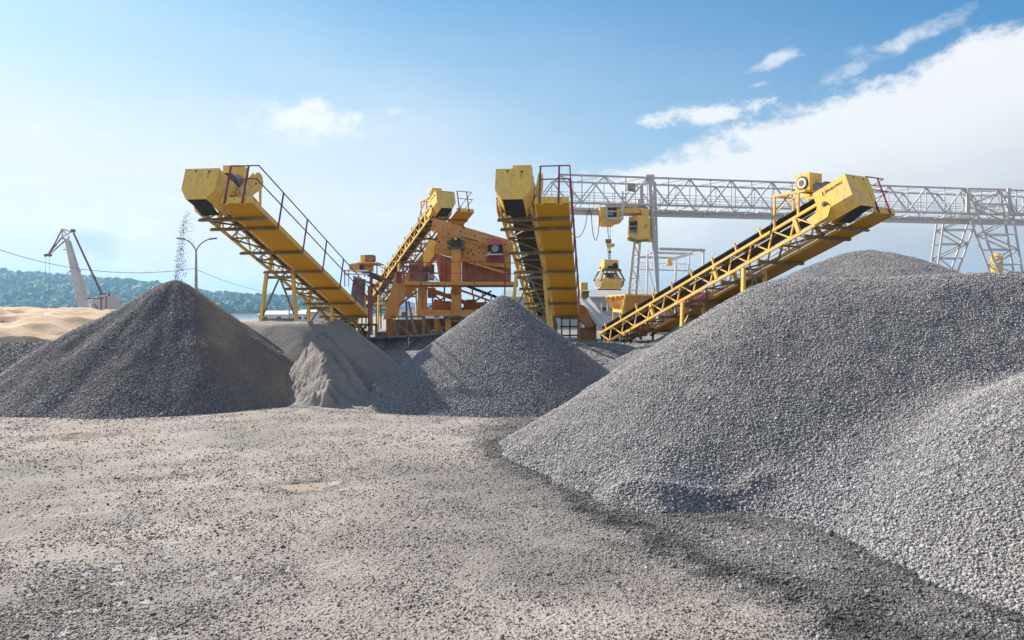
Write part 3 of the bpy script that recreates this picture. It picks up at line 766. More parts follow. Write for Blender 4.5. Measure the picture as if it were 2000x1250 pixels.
    for sx in (1, -1):   # bearing with its slotted take-up plate
        mb = MB(); mb.tube(P(L - 0.72, sx * 0.602, 0.58), P(L - 0.72, sx * 0.66, 0.58), 0.10, seg=14); mb.tube(P(L - 0.72, sx * 0.66, 0.58), P(L - 0.72, sx * 0.70, 0.58), 0.045, seg=10); mb.build('drum_bearing', M['dark_steel'], root)
    for sx in (1, -1):
        mb = MB(); x_ = sx * 0.645
        mb.prism([P(L - 1.55, x_, 0.42), P(L - 0.62, x_, 0.50), P(L - 0.52, x_, 0.40), P(L - 0.75, x_, 0.12), P(L - 1.35, x_, 0.10)], P(0, x_ + sx * 0.02, 0) - P(0, x_, 0)); mb.build('bearing_plate', M['yellow'], root)
    mb = MB(); mb.prism([P(hb - 0.12, -0.32, 0.06), P(hb - 0.12, 0.32, 0.06), P(hb - 0.95, 0.32, -0.10), P(hb - 0.95, -0.32, -0.10)], up * 0.02); mb.build('rubber_skirt', M['rubber'], root)
    lettering(root, P(L - 0.60, hw + 0.004, 0.93), P(1, 0, 0) - P(0, 0, 0), up, 0.115)
    # drive: stand, motor housing with pulley, motor, belt guard
    yv = lambda s_: P(s_ - 0.45, 0, ntp).y
    zt2 = P(L - 2.0, 0, 0.8).z + 0.86           # level table top, posts plumb
    y0_, y1_ = yv(L - 2.55), yv(L - 1.45)
    mb = MB()
    for sx in (0.5, -0.5):
        for s_, y_ in ((L - 2.55, y0_), (L - 1.45, y1_)): mb.bar((sx, y_, P(s_ - 0.45, sx, ntp).z), (sx, y_, zt2 - 0.03), 0.07, 0.07, (0, 1, 0))
        mb.bar((sx, y0_ - 0.035, zt2), (sx, y1_ + 0.3, zt2), 0.08, 0.08)
        mb.bar((sx, y0_, P(L - 2.55, sx, ntp).z + 0.5), (sx, y1_, zt2 - 0.1), 0.04, 0.04)
    for y_ in (y0_, y1_, y1_ + 0.3): mb.bar((-0.5, y_, zt2 + 0.004), (0.5, y_, zt2 + 0.004), 0.07, 0.07)
    mb.build('motor_stand', M['yellow'], root)
    xa, xb, ya, yb = -0.42, 0.24, y1_ - 0.34, y1_ + 0.26
    mb = MB(); mb.box((xa, ya, zt2 + 0.05), (xb, yb, zt2 + 0.68)); hs = mb.build('motor_housing', M['yellow'], root)
    yc, zc = (ya + yb) / 2, zt2 + 0.33
    def disc(x0_, x1_, r_, nm, mt): mb = MB(); mb.tube((x0_, yc, zc), (x1_, yc, zc), r_, seg=22); mb.build(nm, M[mt], hs)
    disc(xb + 0.001, xb + 0.006, 0.25, 'round_opening', 'black'); disc(xb + 0.007, xb + 0.05, 0.19, 'pulley', 'white_metal'); disc(xb + 0.051, xb + 0.056, 0.11, 'pulley_hub', 'dark_steel')
    mb = MB(); mb.tube(P(L - 1.25, -0.52, 1.52), P(L - 1.25, 0.05, 1.52), 0.21, seg=16); mb.box((-0.45, L - 1.45, 1.17), (0.0, L - 1.05, 1.33), T)
    for i in range(9): mb.tube(P(L - 1.25, -0.45 + i * 0.05, 1.52), P(L - 1.25, -0.435 + i * 0.05, 1.52), 0.24, seg=16)
    mb.build('motor', M['motor'], root)
    mb = MB(); mb.box((-0.5, L - 1.0, 1.18), (-0.1, L - 0.6, 1.5), T); mb.tube(P(L - 0.8, -0.12, 1.42), P(L - 0.8, 0.14, 1.42), 0.13, seg=12); mb.build('gearbox', M['black'], root)
    (c1, n1, r1), (c2, n2, r2) = (L - 1.1, 0.9, 0.23), (L - 1.95, 1.92, 0.32)
    poly = []; dv = math.atan2(n2 - n1, c2 - c1)
    for i in range(13): a = dv + math.pi / 2 + math.pi * i / 12; poly.append((c1 + r1 * math.cos(a), n1 + r1 * math.sin(a)))
    for i in range(13): a = dv - math.pi / 2 + math.pi * i / 12; poly.append((c2 + r2 * math.cos(a), n2 + r2 * math.sin(a)))
    mb = MB(); mb.prism([P(a, -0.78, b_) for a, b_ in poly], P(0, 0.14, 0) - P(0, 0, 0)); gd = mb.build('belt_guard', M['yellow'], root)
    mb = MB()
    for i in range(10): a, b_ = random.uniform(L - 1.9, L - 1.1), 0; t_ = random.random(); mb.tube(P(c1 + (c2 - c1) * t_ + random.uniform(-.1, .1), -0.775, n1 + (n2 - n1) * t_ + random.uniform(-.1, .1)), P(c1 + (c2 - c1) * t_, -0.788, n1 + (n2 - n1) * t_ + 0.01), 0.012, seg=6)
    mb.build('bolts', M['dark_steel'], gd)
    mb = MB(); nseg = 26                         # supply cable slung along the truss and up to the motor
    pts = [P(s0 + 1 + (L - 3.2 - s0 - 1) * i / nseg, 0.61, ntp - 0.12 - 0.06 * abs(math.sin(i * 1.3)) - 0.02 * (i % 3)) for i in range(nseg + 1)]
    pts += [P(L - 3.0, 0.6, 1.0), Vector((0.5, y0_ + 0.1, zt2 - 0.5)), Vector((0.45, y0_ + 0.5, zt2 - 0.1)), Vector((0.1, ya - 0.02, zt2 + 0.2))]
    mb.path(pts, 0.018, 5); mb.build('cable', M['rubber'], root)
    mb = MB(); mb.path([P(0.4 + (L - 1.2) * i / 20, XI - 0.02, 0.32 - 0.05 * math.sin(math.pi * (i % 4) / 4)) for i in range(20)], 0.016, 5); mb.build('pull_cord', M['maroon'], root)
    # supports
    for (s_, spread, floor) in legs:
        top = P(s_, 0, 0.05)
        for sx in (0.56, -0.56):
            mb = MB(); ft = Vector((sx * spread, top.y + 0.2, floor - base)); mb.bar(P(s_, sx, 0.02), ft, 0.13, 0.13, (0, 1, 0)); mb.box((ft.x - 0.15, ft.y - 0.15, ft.z), (ft.x + 0.15, ft.y + 0.15, ft.z + 0.03)); mb.build('support_leg', M['yellow'], root)
        mb = MB(); k = 0.82
        q = lambda sx, t: P(s_, sx * 0.56, 0.02).lerp(Vector((sx * 0.56 * spread, top.y + 0.2, floor - base)), t)
        mb.bar(q(1, 0.07), q(-1, 0.07), 0.12, 0.12); mb.bar(q(1, 0.5), q(-1, 0.5), 0.1, 0.1); mb.bar(q(1, 0.07) * 0.5 + q(-1, 0.07) * 0.5, q(1, 0.5), 0.06, 0.06); mb.bar(q(1, 0.07) * 0.5 + q(-1, 0.07) * 0.5, q(-1, 0.5), 0.06, 0.06)
        mb.build('support_brace', M['yellow_dirty'], root)
    # tail frame
    mb = MB()
    for sx in (0.62, -0.62):
        for s_ in (s0 + 0.3, s0 + 1.7):
            a = P(s_, sx, nb); mb.bar(a, Vector((a.x, a.y, 0)), 0.1, 0.1, (0, 1, 0))
        mb.bar(P(s0 + 0.3, sx, nb), P(s0 + 1.7, sx, nb), 0.1, 0.1)
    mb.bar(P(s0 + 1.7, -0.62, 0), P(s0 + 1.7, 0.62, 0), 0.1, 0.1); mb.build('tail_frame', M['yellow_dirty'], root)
    return root

d7 = (-0.1252, -0.9921)
conveyor('yellow belt conveyor at left dropping gravel onto the tall dark heap', W(493, 396, 22.5), d7, R(18.3), 12.0, 2.4, [(6.0, 1.75, 0.3), (1.6, 1.2, 0.9)], PLAT)
conveyor('yellow belt conveyor in the middle with its hood facing the camera', W(1110, 396, 22.5), d7, R(18.3), 12.0, 2.4, [(6.0, 1.7, 0.3), (1.6, 1.2, 0.9)], PLAT)
conveyor('yellow belt conveyor at right with dark lettering on its hood, rising over the big heap', W(1747, 419, 23.5), (0.541, -1), R(20.6), 12.0, 2.6, [(7.2, 1.5, 0.5), (3.6, 1.5, 0.8)], PLAT)
conveyor('farthest yellow belt conveyor climbing to the top of the orange screen', W(925, 415, 42.0), (0.5, -1), R(18.8), 17.5, 1.5, [(9.5, 1.3, PLAT), (4.0, 1.2, PLAT)], PLAT, 1.5)

# gravel falling from the left conveyor
nf = 1150; t = rng.random(nf) ** 0.8
top = W(368, 412, 21.95); bot = W(347, 556, 21.7)
P = np.stack([top.x + (bot.x - top.x) * t ** 0.8, top.y + (bot.y - top.y) * t, top.z + (bot.z - top.z) * t], 1)
P[:, 0] += np.where(rng.random(nf) < 0.74, rng.normal(-0.06, 0.024, nf), rng.uniform(-0.08, 0.32, nf) * (1 - 0.45 * t)); P[:, 1] += rng.normal(0, 0.12, nf)
SV, ST, tn = stones(P, rng.uniform(0.006, 0.019, nf), rng.uniform(0.1, 0.7, nf), 1.0)
fg = np_mesh('falling_gravel', SV, ST, {'tone': tn, 'wet': 0 * tn, 'dust': 0 * tn}, [M['gravel_dark']]); tag(fg, 'thin stream of stones falling from the left conveyor hood', 'gravel', None, 'stuff')

# ------------------------------------------------------------------ screening plant
D0 = 39.0
c0 = W(890, 655, D0); c0.z = PLAT
plant = thing('screening_plant', 'orange screening plant with perforated side plate, maroon rails and dark lettering', 'screening plant', c0)
QY = 0.10   # right end sits slightly farther off
def Q(px, py, dy=0.0):
    D = D0 + dy + QY * (px - 890) / F * D0
    return W(px, py, D)
def plate(mb, pts, dy, th):
    mb.prism([Q(x, y, dy) for x, y in pts], (0, th, 0))
def rect(mb, x0, y0, x1, y1, dy, th): plate(mb, [(x0, y0), (x1, y0), (x1, y1), (x0, y1)], dy, th)
def put(mb, name, mat, par=plant, label=None): return mb.build(name, M[mat], par, off=c0, label=label)
side = [(845, 425), (986, 466), (998, 471), (998, 524), (960, 520), (925, 511), (850, 494), (857, 456), (843, 446)]
mb = MB(); plate(mb, side, 0, 0.08); sp = put(mb, 'side_plate', 'orange')
mb = MB(); plate(mb, side, 2.5, 0.08); put(mb, 'side_plate', 'orange')
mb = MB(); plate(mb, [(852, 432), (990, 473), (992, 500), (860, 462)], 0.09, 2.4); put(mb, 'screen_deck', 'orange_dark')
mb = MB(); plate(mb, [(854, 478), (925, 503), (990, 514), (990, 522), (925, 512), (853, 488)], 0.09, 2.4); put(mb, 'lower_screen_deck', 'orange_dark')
mb = MB()
for (x, y) in [(866, 442), (884, 447), (876, 458), (900, 452), (910, 455), (919, 457), (927, 460), (944, 466), (952, 468), (858, 472), (856, 487), (868, 488), (865, 478), (937, 484), (919, 489), (914, 493), (936, 494), (924, 497), (914, 504), (944, 494), (987, 478), (988, 487), (944, 478), (866, 465), (930, 475), (970, 512), (990, 500), (885, 436), (906, 444)]:
    p = Q(x, y, -0.012); mb.tube(p, p + Vector((0, 0.013, 0)), random.choice((0.035, 0.045, 0.06)), seg=10)
put(mb, 'bolt_holes', 'black', sp)
mb = MB()
for (a, b_) in [((857, 456), (998, 494)), ((850, 494), (960, 519)), ((843, 446), (857, 456))]: mb.bar(Q(*a, -0.03), Q(*b_, -0.03), 0.06, 0.08, (0, 1, 0))
put(mb, 'stiffener', 'orange', sp)
lettering(plant, Q(904.5, 465.8, -0.014) - c0, (1, 0.1, -0.235), (0.235, 0, 1), 0.15)
# exciter on its column
mb = MB(); rect(mb, 875, 484.5, 905, 486, -0.95, 0.9); rect(mb, 874, 482, 906, 484, -0.95, 0.9); ex = put(mb, 'exciter_base', 'dark_steel')
mb = MB(); rect(mb, 880, 469, 901, 482, -0.8, 0.6); plate(mb, [(880, 469), (901, 469), (896, 464), (890, 461), (885, 464)], -0.8, 0.6); put(mb, 'exciter', 'black')
for x in (877.5, 903.5): mb = MB(); mb.tube(Q(x, 474, -0.8), Q(x, 474, -0.3), 0.14, seg=12); mb.tube(Q(x, 480, -0.6), Q(x, 470, -0.6), 0.05); put(mb, 'spring', 'dark_steel')
mb = MB(); mb.tube(Q(890, 466, -0.9), Q(890, 466, -0.78), 0.09, seg=12); put(mb, 'bearing_cap', 'yellow')
mb = MB(); rect(mb, 881.5, 486.5, 899.5, 618, -0.85, 0.7); rect(mb, 880, 566, 901, 576, -0.88, 0.03); put(mb, 'column', 'orange')
mb = MB(); p = Q(890.5, 571, -0.93); mb.tube(p, p + Vector((0, 0.05, 0)), 0.17, seg=18); mb.tube(p - Vector((0, .02, 0)), p, 0.08, seg=14); put(mb, 'round_cover', 'orange_dark')
# red motor hood with pulley
mb = MB(); plate(mb, [(954, 478), (981, 478), (981, 472), (974, 466), (962, 466), (955, 472)], -0.7, 0.65); put(mb, 'motor_hood', 'pink')
mb = MB(); rect(mb, 954, 478.3, 981.5, 495, -0.55, 0.5); rect(mb, 953, 478, 955, 496, -0.72, 0.17); rect(mb, 980, 478.3, 982, 496, -0.72, 0.17); put(mb, 'pulley_box', 'black')
mb = MB(); p = Q(967, 485, -0.62); mb.tube(p, p + Vector((0, 0.06, 0)), 0.2, seg=20); mb.tube(p - Vector((0, .03, 0)), p, 0.06, seg=12); put(mb, 'pulley', 'silver')
mb = MB(); rect(mb, 953, 495.5, 982, 497.5, -0.75, 0.7); mb.bar(Q(948, 500, -0.7), Q(958, 492, -0.7), 0.05); put(mb, 'motor_shelf', 'white_metal')
mb = MB(); rect(mb, 950, 498, 986, 511, -0.1, 0.09); put(mb, 'red_flap', 'maroon')
# lower chutes and hoppers
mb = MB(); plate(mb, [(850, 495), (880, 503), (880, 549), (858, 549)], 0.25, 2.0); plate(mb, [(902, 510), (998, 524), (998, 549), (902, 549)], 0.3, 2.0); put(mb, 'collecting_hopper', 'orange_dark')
mb = MB(); mb.bar(Q(900, 507, -0.2), Q(990, 534, -0.2), 0.14, 0.32, (0, 1, 0)); put(mb, 'inclined_beam', 'orange')
mb = MB(); plate(mb, [(838, 468), (852, 472), (848, 500), (828, 520), (826, 498)], 0.3, 1.8); put(mb, 'feed_chute', 'yellow')
for x in (861, 869): mb = MB(); rect(mb, x, 505, x + 2, 549, 0.15, 0.08); put(mb, 'post', 'maroon')
# deck and rails
mb = MB(); rect(mb, 786, 550, 1012, 556.5, -1.6, 3.4); dk = put(mb, 'deck', 'orange')
mb = MB(); rect(mb, 800, 556.8, 1005, 559, -1.3, 0.12); rect(mb, 800, 556.8, 1005, 561, 1.0, 0.12); put(mb, 'deck_beam', 'orange_dark')
def rail(pts, dy, posts, name='railing'):
    mb = MB()
    for (a, b_) in zip(pts[:-1], pts[1:]):
        mb.tube(Q(a[0], a[1], dy), Q(b_[0], b_[1], dy), 0.024); mb.tube(Q(a[0], (a[1] + 550) / 2 + 3, dy), Q(b_[0], (b_[1] + 550) / 2 + 3, dy), 0.02)
    ro = put(mb, name, 'maroon')
    for (x, y, b_) in posts: mb = MB(); mb.bar(Q(x, y, dy), Q(x, b_, dy), 0.07, 0.05, (0, 1, 0)); put(mb, 'post', 'maroon', ro)
rail([(788, 512), (822, 513), (926, 511), (986, 513), (1010, 514)], -1.58, [(788, 512, 553), (822, 513, 558), (926.5, 511, 558), (986, 513, 586), (1010, 514, 553)])
rail([(774, 514), (800, 509), (950, 510)], 1.7, [(800, 509, 550), (862, 509, 550), (950, 510, 550)])
mb = MB(); rect(mb, 774, 512, 790, 514, -1.5, 0.05); rect(mb, 774, 530, 790, 531.5, -1.5, 0.05); rect(mb, 774, 512, 776, 552, -1.5, 0.08); rect(mb, 775, 530, 783, 553, -1.45, 0.25); put(mb, 'side_gate', 'maroon')
# supporting frame
mb = MB(); plate(mb, [(772, 533), (802, 556), (779, 597), (770, 622), (748, 624), (756, 597)], -0.9, 0.7); put(mb, 'raked_leg', 'orange')
mb = MB(); plate(mb, [(800, 557), (816, 560), (806, 566), (800, 580), (792, 578)], -0.8, 0.5); put(mb, 'gusset', 'orange')
mb = MB(); rect(mb, 816, 559, 824, 606, -0.8, 0.6); put(mb, 'column', 'orange'); mb = MB(); rect(mb, 825.5, 559, 832, 606, 0.6, 0.5); put(mb, 'column', 'orange')
mb = MB(); rect(mb, 815, 605, 1000, 617, -0.9, 0.5); rect(mb, 815, 606, 1000, 617, 1.4, 0.4); put(mb, 'base_beam', 'orange')
mb = MB(); rect(mb, 866, 617.5, 911, 622, -1.0, 0.8); put(mb, 'bearing_pad', 'dark_steel')
for (x0, x1, dy) in ((870, 880, -0.8), (899, 907, -0.8), (848, 856, 0.8), (940, 949, -0.6), (985, 994, -0.6)):
    mb = MB(); rect(mb, x0, 622.3, x1, 668, dy, 0.4); put(mb, 'leg', 'orange')
mb = MB(); rect(mb, 880, 624, 899, 629, -0.6, 0.2); put(mb, 'tie_beam', 'orange')
mb = MB(); rect(mb, 754, 622, 764, 668, -0.75, 0.4); put(mb, 'leg', 'orange_dark')
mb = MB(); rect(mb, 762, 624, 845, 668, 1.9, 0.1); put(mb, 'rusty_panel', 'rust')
mb = MB()
rect(mb, 762, 617, 830, 620, -1.0, 0.1); rect(mb, 824, 620, 830, 668, -1.0, 0.15); rect(mb, 792, 618, 796, 668, -0.6, 0.12)
for (a, b_) in [((766, 624), (815, 664)), ((769, 628), (780, 664)), ((803, 620), (817, 664)), ((846, 656), (834, 634)), ((860, 640), (846, 664))]: mb.bar(Q(*a, -0.9), Q(*b_, -0.9), 0.11, 0.08, (0, 1, 0))
mb.bar(Q(779, 596, -0.9), Q(815, 569, -0.9), 0.12, 0.1, (0, 1, 0)); mb.bar(Q(794, 618, -0.3), Q(794, 588, -0.3), 0.1, 0.1, (0, 1, 0)); mb.bar(Q(804, 618, -0.3), Q(798, 588, -0.3), 0.09, 0.09, (0, 1, 0))
put(mb, 'lower_bracing', 'yellow_dirty')
# transverse product belt under the screen
mb = MB(); mb.bar(Q(897, 566, 0.2), Q(1000, 603, 0.2), 0.12, 0.3, (0, 1, 0)); mb.bar(Q(897, 566, 1.2), Q(1000, 603, 1.2), 0.12, 0.3, (0, 1, 0)); tb = put(mb, 'belt_frame', 'orange')
mb = MB(); mb.bar(Q(905, 556, 0.7), Q(1000, 592, 0.7), 0.9, 0.12); put(mb, 'product_belt', 'rubber')
for x in (921, 941, 958, 975): mb = MB(); y = 556 + (x - 905) * 0.379; rect(mb, x, y - 1, x + 3, y + 12, 0.12, 0.06); put(mb, 'idler_bracket', 'orange', tb)
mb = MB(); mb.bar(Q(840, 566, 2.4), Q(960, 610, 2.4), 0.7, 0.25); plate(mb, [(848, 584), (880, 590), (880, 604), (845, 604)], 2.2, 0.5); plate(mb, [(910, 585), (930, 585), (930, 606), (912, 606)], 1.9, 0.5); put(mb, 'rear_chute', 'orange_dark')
mb = MB(); rect(mb, 838, 604, 880, 605.5, 2.0, 0.4); rect(mb, 899, 603, 912, 606, 1.2, 0.3); put(mb, 'pipework', 'maroon')

# rear clutter of the plant: stair, drives, second screen bay, pipes
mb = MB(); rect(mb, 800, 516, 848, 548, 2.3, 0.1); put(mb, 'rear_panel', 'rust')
mb = MB(); rect(mb, 808, 536, 832, 549, 0.9, 0.8); rect(mb, 811, 531, 824, 536, 1.0, 0.5); put(mb, 'drive_unit', 'dark_steel')
mb = MB(); mb.tube(Q(836, 541, 0.6), Q(848, 541, 0.6), 0.2, seg=12); mb.tube(Q(836, 541, 0.6), Q(838, 541, 0.6), 0.28, seg=12); put(mb, 'drive_motor', 'motor')
mb = MB()
for i in range(7): mb.bar(Q(833 + i * 3, 520 + i * 4.5, 1.2), Q(833 + i * 3, 520 + i * 4.5, 2.0), 0.16, 0.04)
mb.bar(Q(830, 517, 1.2), Q(856, 549, 1.2), 0.05, 0.14, (0, 1, 0)); mb.bar(Q(830, 517, 2.0), Q(856, 549, 2.0), 0.05, 0.14, (0, 1, 0)); put(mb, 'stair', 'maroon')
mb = MB()
for (a, b_) in [((833, 562), (880, 604)), ((833, 604), (878, 575)), ((902, 604), (960, 568)), ((836, 575), (880, 575)), ((902, 590), (950, 604)), ((845, 560), (845, 604)), ((868, 560), (868, 604)), ((925, 575), (925, 604)), ((948, 585), (948, 604))]: mb.bar(Q(*a, 2.9), Q(*b_, 2.9), 0.1, 0.1, (0, 1, 0))
put(mb, 'rear_bracing', 'yellow_dirty')
mb = MB(); rect(mb, 835, 562, 850, 582, 3.3, 0.2); rect(mb, 852, 588, 880, 604, 3.2, 0.2); put(mb, 'rear_guard', 'rust')
mb = MB(); rect(mb, 905, 590, 985, 604, 3.2, 0.2); put(mb, 'rear_trough', 'orange_dark')
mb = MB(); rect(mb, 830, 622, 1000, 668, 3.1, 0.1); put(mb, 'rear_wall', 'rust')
mb = MB()
for (a, b_) in [((855, 622), (868, 664)), ((880, 634), (898, 660)), ((898, 634), (880, 660)), ((856, 640), (870, 640)), ((910, 625), (938, 664)), ((938, 625), (910, 664)), ((950, 630), (985, 660))]: mb.bar(Q(*a, 0.2), Q(*b_, 0.2), 0.1, 0.1, (0, 1, 0))
put(mb, 'cross_tie', 'yellow_dirty')
mb = MB(); mb.tube(Q(905, 640, 0.5), Q(936, 640, 0.5), 0.32, seg=14); mb.tube(Q(835, 652, 0.5), Q(866, 652, 0.5), 0.22, seg=12); put(mb, 'return_drum', 'dark_steel')

# ------------------------------------------------------------------ crusher tower at the back left
cr0 = W(705, 655, 46); cr0.z = PLAT
crush = thing('crusher', 'orange crusher with a yellow motor box and dark hanging skirt behind the left conveyor', 'crusher', cr0)
def QC(px, py, dy=0): return W(px, py, 46 + dy)
def rc(name, mat, rects, par=crush):
    mb = MB()
    for (x0, y0, x1, y1, dy, th) in rects: mb.prism([QC(x0, y0, dy), QC(x1, y0, dy), QC(x1, y1, dy), QC(x0, y1, dy)], (0, th, 0))
    return mb.build(name, M[mat], par, off=cr0)
mb = MB(); mb.prism([QC(682, 516), QC(700, 513), QC(718, 514), QC(718, 527), QC(682, 529)], (0, 2.0, 0)); mb.build('crusher_body', M['orange'], crush, off=cr0)
rc('dark_opening', 'black', [(702, 517, 713, 528, -0.04, 0.035)])
rc('motor_box', 'yellow', [(704, 498, 713, 511.5, 0.2, 0.8), (699, 512, 738, 514, -0.3, 2.4)])
mb = MB(); mb.tube(QC(729, 505, 0.5), QC(733, 505, 0.5), 0.22, seg=12); mb.box(tuple(QC(713, 511, 0.3)), tuple(QC(732, 499, 0.9))); mb.build('motor', M['orange_dark'], crush, off=cr0)
rc('platform_guard', 'white_metal', [(672, 527, 720, 530, -0.8, 0.06), (672, 534, 720, 537, -0.8, 0.06)])
rc('platform_post', 'grey_steel', [(672, 527, 674, 560, -0.8, 0.06), (680, 527, 681.5, 560, -0.8, 0.06)])
rc('leg', 'orange_dark', [(711, 514.5, 713.5, 540, -0.2, 0.1)]); rc('leg', 'orange_dark', [(735, 514.5, 737, 536, -0.2, 0.1)])
rc('leg', 'maroon', [(722, 536, 727, 668, -0.4, 0.2)]); rc('leg', 'maroon', [(690, 560, 694, 668, 1.2, 0.2)])
mb = MB()
for (a, b_) in [((690, 540), (740, 560)), ((704, 530), (745, 548)), ((722, 548), (740, 575)), ((700, 560), (724, 590)), ((727, 590), (745, 560)), ((718, 538), (752, 552))]: mb.bar(QC(*a, -0.3), QC(*b_, -0.3), 0.12, 0.12, (0, 1, 0))
mb.build('bracing', M['maroon'], crush, off=cr0)
mb = MB(); mb.prism([QC(690, 543), QC(711, 545), QC(709, 612), QC(682, 600)], (0, 0.5, 0)); mb.build('rubber_skirt', M['rubber_grey'], crush, off=cr0)
mb = MB(); mb.bar(QC(716, 530, 0.5), QC(775, 556, 0.5), 0.9, 0.2); mb.build('feed_belt', M['dark_steel'], crush, off=cr0)
mb = MB(); mb.path([QC(718, 521, 0.2), QC(736, 517, 0.2), QC(752, 525, 0.2)], 0.03); mb.path([QC(752, 520, 0.2), QC(752, 545, 0.2)], 0.03); mb.build('railing', M['maroon'], crush, off=cr0)

# ground-level steelwork round the conveyor tails
def frame_thing(name, label, cat, D, base_px, bars, mat, th=0.1, plates=(), pm='orange_dark'):
    b0 = W(base_px[0], base_px[1], D); b0.z = PLAT
    o = thing(name, label, cat, b0)
    mb = MB()
    for (a, b_) in bars: mb.bar(W(*a, D), W(*b_, D), th, th, (0, 1, 0)); mb.bar(W(*a, D + 1.2), W(*b_, D + 1.2), th, th, (0, 1, 0)); mb.bar(W(*a, D), W(*a, D + 1.2), th * 0.9)
    mb.build('steel_frame', M[mat], o, off=b0)
    for i, (pts, dy, tt) in enumerate(plates):
        mb = MB(); mb.prism([W(x, y, D + dy) for x, y in pts], (0, tt, 0)); mb.build('steel_panel', M[pm], o, off=b0)
    return o
frame_thing('transfer_frame', 'dark tangled steel transfer frame under the foot of the left conveyor', 'steel frame', 36.5, (690, 662),
    [((640, 634), (735, 634)), ((652, 622), (652, 668)), ((690, 634), (690, 668)), ((721, 560), (721, 668)), ((700, 634), (716, 652)), ((690, 660), (716, 636)), ((668, 640), (690, 666)), ((735, 634), (735, 668)), ((642, 648), (720, 650)), ((665, 655), (640, 640))], 'yellow_dirty', 0.12,
    [([(655, 640), (668, 640), (668, 664), (655, 664)], 0.7, 0.4), ([(700, 646), (716, 646), (716, 668), (700, 668)], 1.4, 0.3), ([(737, 648), (752, 648), (752, 668), (737, 668)], 0.4, 0.4)], 'dark_steel')
frame_thing('return_hopper', 'rusty orange return hopper beside the foot of the right conveyor', 'hopper', 36.0, (1150, 660),
    [((1131, 618), (1131, 668)), ((1129, 620), (1166, 622)), ((1163, 640), (1163, 668))], 'orange_dark', 0.1,
    [([(1131, 596), (1140, 596), (1168, 634), (1150, 640), (1131, 624)], -0.3, 1.0), ([(1133, 642), (1165, 634), (1162, 664), (1135, 664)], 0.1, 0.7)], 'orange_dark')
frame_thing('mesh_cage', 'dark open mesh cage standing behind the foot of the middle conveyor', 'cage', 40.0, (1112, 662),
    [((1096, 622), (1130, 622)), ((1096, 638), (1130, 638)), ((1096, 655), (1130, 655)), ((1097, 620), (1097, 668)), ((1113, 620), (1113, 668)), ((1129, 620), (1129, 668))], 'dark_steel', 0.09)
frame_thing('belt_tail_frame', 'grimy yellow frame under the foot of the right conveyor', 'steel frame', 33.5, (1240, 655),
    [((1225, 640), (1275, 632)), ((1232, 650), (1290, 640)), ((1222, 655), (1260, 655)), ((1275, 625), (1275, 668)), ((1225, 635), (1225, 668)), ((1300, 640), (1270, 655))], 'yellow_dirty', 0.1,
    [([(1230, 640), (1268, 634), (1264, 656), (1236, 658)], 0.4, 0.5)], 'orange_dark')
# white chute with yellow head
w0 = W(1165, 640, 35.5); w0.z = PLAT
wc = thing('white_chute', 'narrow white chute sloping down to the foot of the right conveyor', 'chute', w0)
mb = MB(); a, b_ = W(1140, 586, 36.2), W(1181, 641, 35.2)
mb.bar(a, b_, 0.42, 0.04); mb.bar(a + Vector((0.22, 0, 0.1)), b_ + Vector((0.22, 0, 0.1)), 0.07, 0.22); mb.bar(a + Vector((-0.22, 0, 0.1)), b_ + Vector((-0.22, 0, 0.1)), 0.07, 0.22); mb.build('trough', M['white_metal'], wc, off=w0)
mb = MB(); mb.box(tuple(W(1135, 566, 36.5)), tuple(W(1145, 553, 37.3))); mb.build('head_box', M['yellow'], wc, off=w0)
mb = MB(); mb.bar(W(1136, 570, 36.5), W(1151, 570, 36.5), 0.1); mb.bar(W(1148, 570, 36.5), W(1149, 590, 36.5), 0.1, 0.1, (0, 1, 0)); mb.box(tuple(W(1136, 584, 36.5)), tuple(W(1146, 572, 37))); mb.build('head_frame', M['yellow_dirty'], wc, off=w0)
mb = MB(); mb.bar(W(1175, 612, 36), W(1180, 612, 36), 0.1); mb.bar(W(1180, 612, 36), W(1180, 666, 36), 0.1, 0.1, (0, 1, 0)); mb.bar(W(1168, 615, 36), W(1183, 640, 36), 0.08); mb.build('chute_leg', M['white_metal'], wc, off=w0)

# old grey trough sections lying on the bank
def half_pipe(a, b_, r, label):
    mb = MB(); a, b_ = Vector(a), Vector(b_); d = (b_ - a).normalized(); s_ = d.cross(Vector((0, 0, 1))).normalized(); n = 12
    for e, p in ((0, a), (1, b_)):
        for rr in (r, r - 0.05):
            for i in range(n + 1):
                t = math.pi * (0.02 + 0.96 * i / n) - math.pi
                mb.v.append(p + s_ * (rr * math.cos(t)) + Vector((0, 0, rr * math.sin(t) + r)))
    k = n + 1
    for i in range(n):
        mb.face((i, i + 1, 2 * k + i + 1, 2 * k + i)); mb.face((k + i, 3 * k + i, 3 * k + i + 1, k + i + 1)); mb.face((i, k + i, k + i + 1, i + 1)); mb.face((2 * k + i, 2 * k + i + 1, 3 * k + i + 1, 3 * k + i))
    for i in (0, n): mb.face((i, 2 * k + i, 3 * k + i, k + i))
    o = mb.build('steel_trough', M['rubber_grey'], loc=(a + b_) / 2); return tag(o, label, 'trough', 'old steel troughs on the bank')
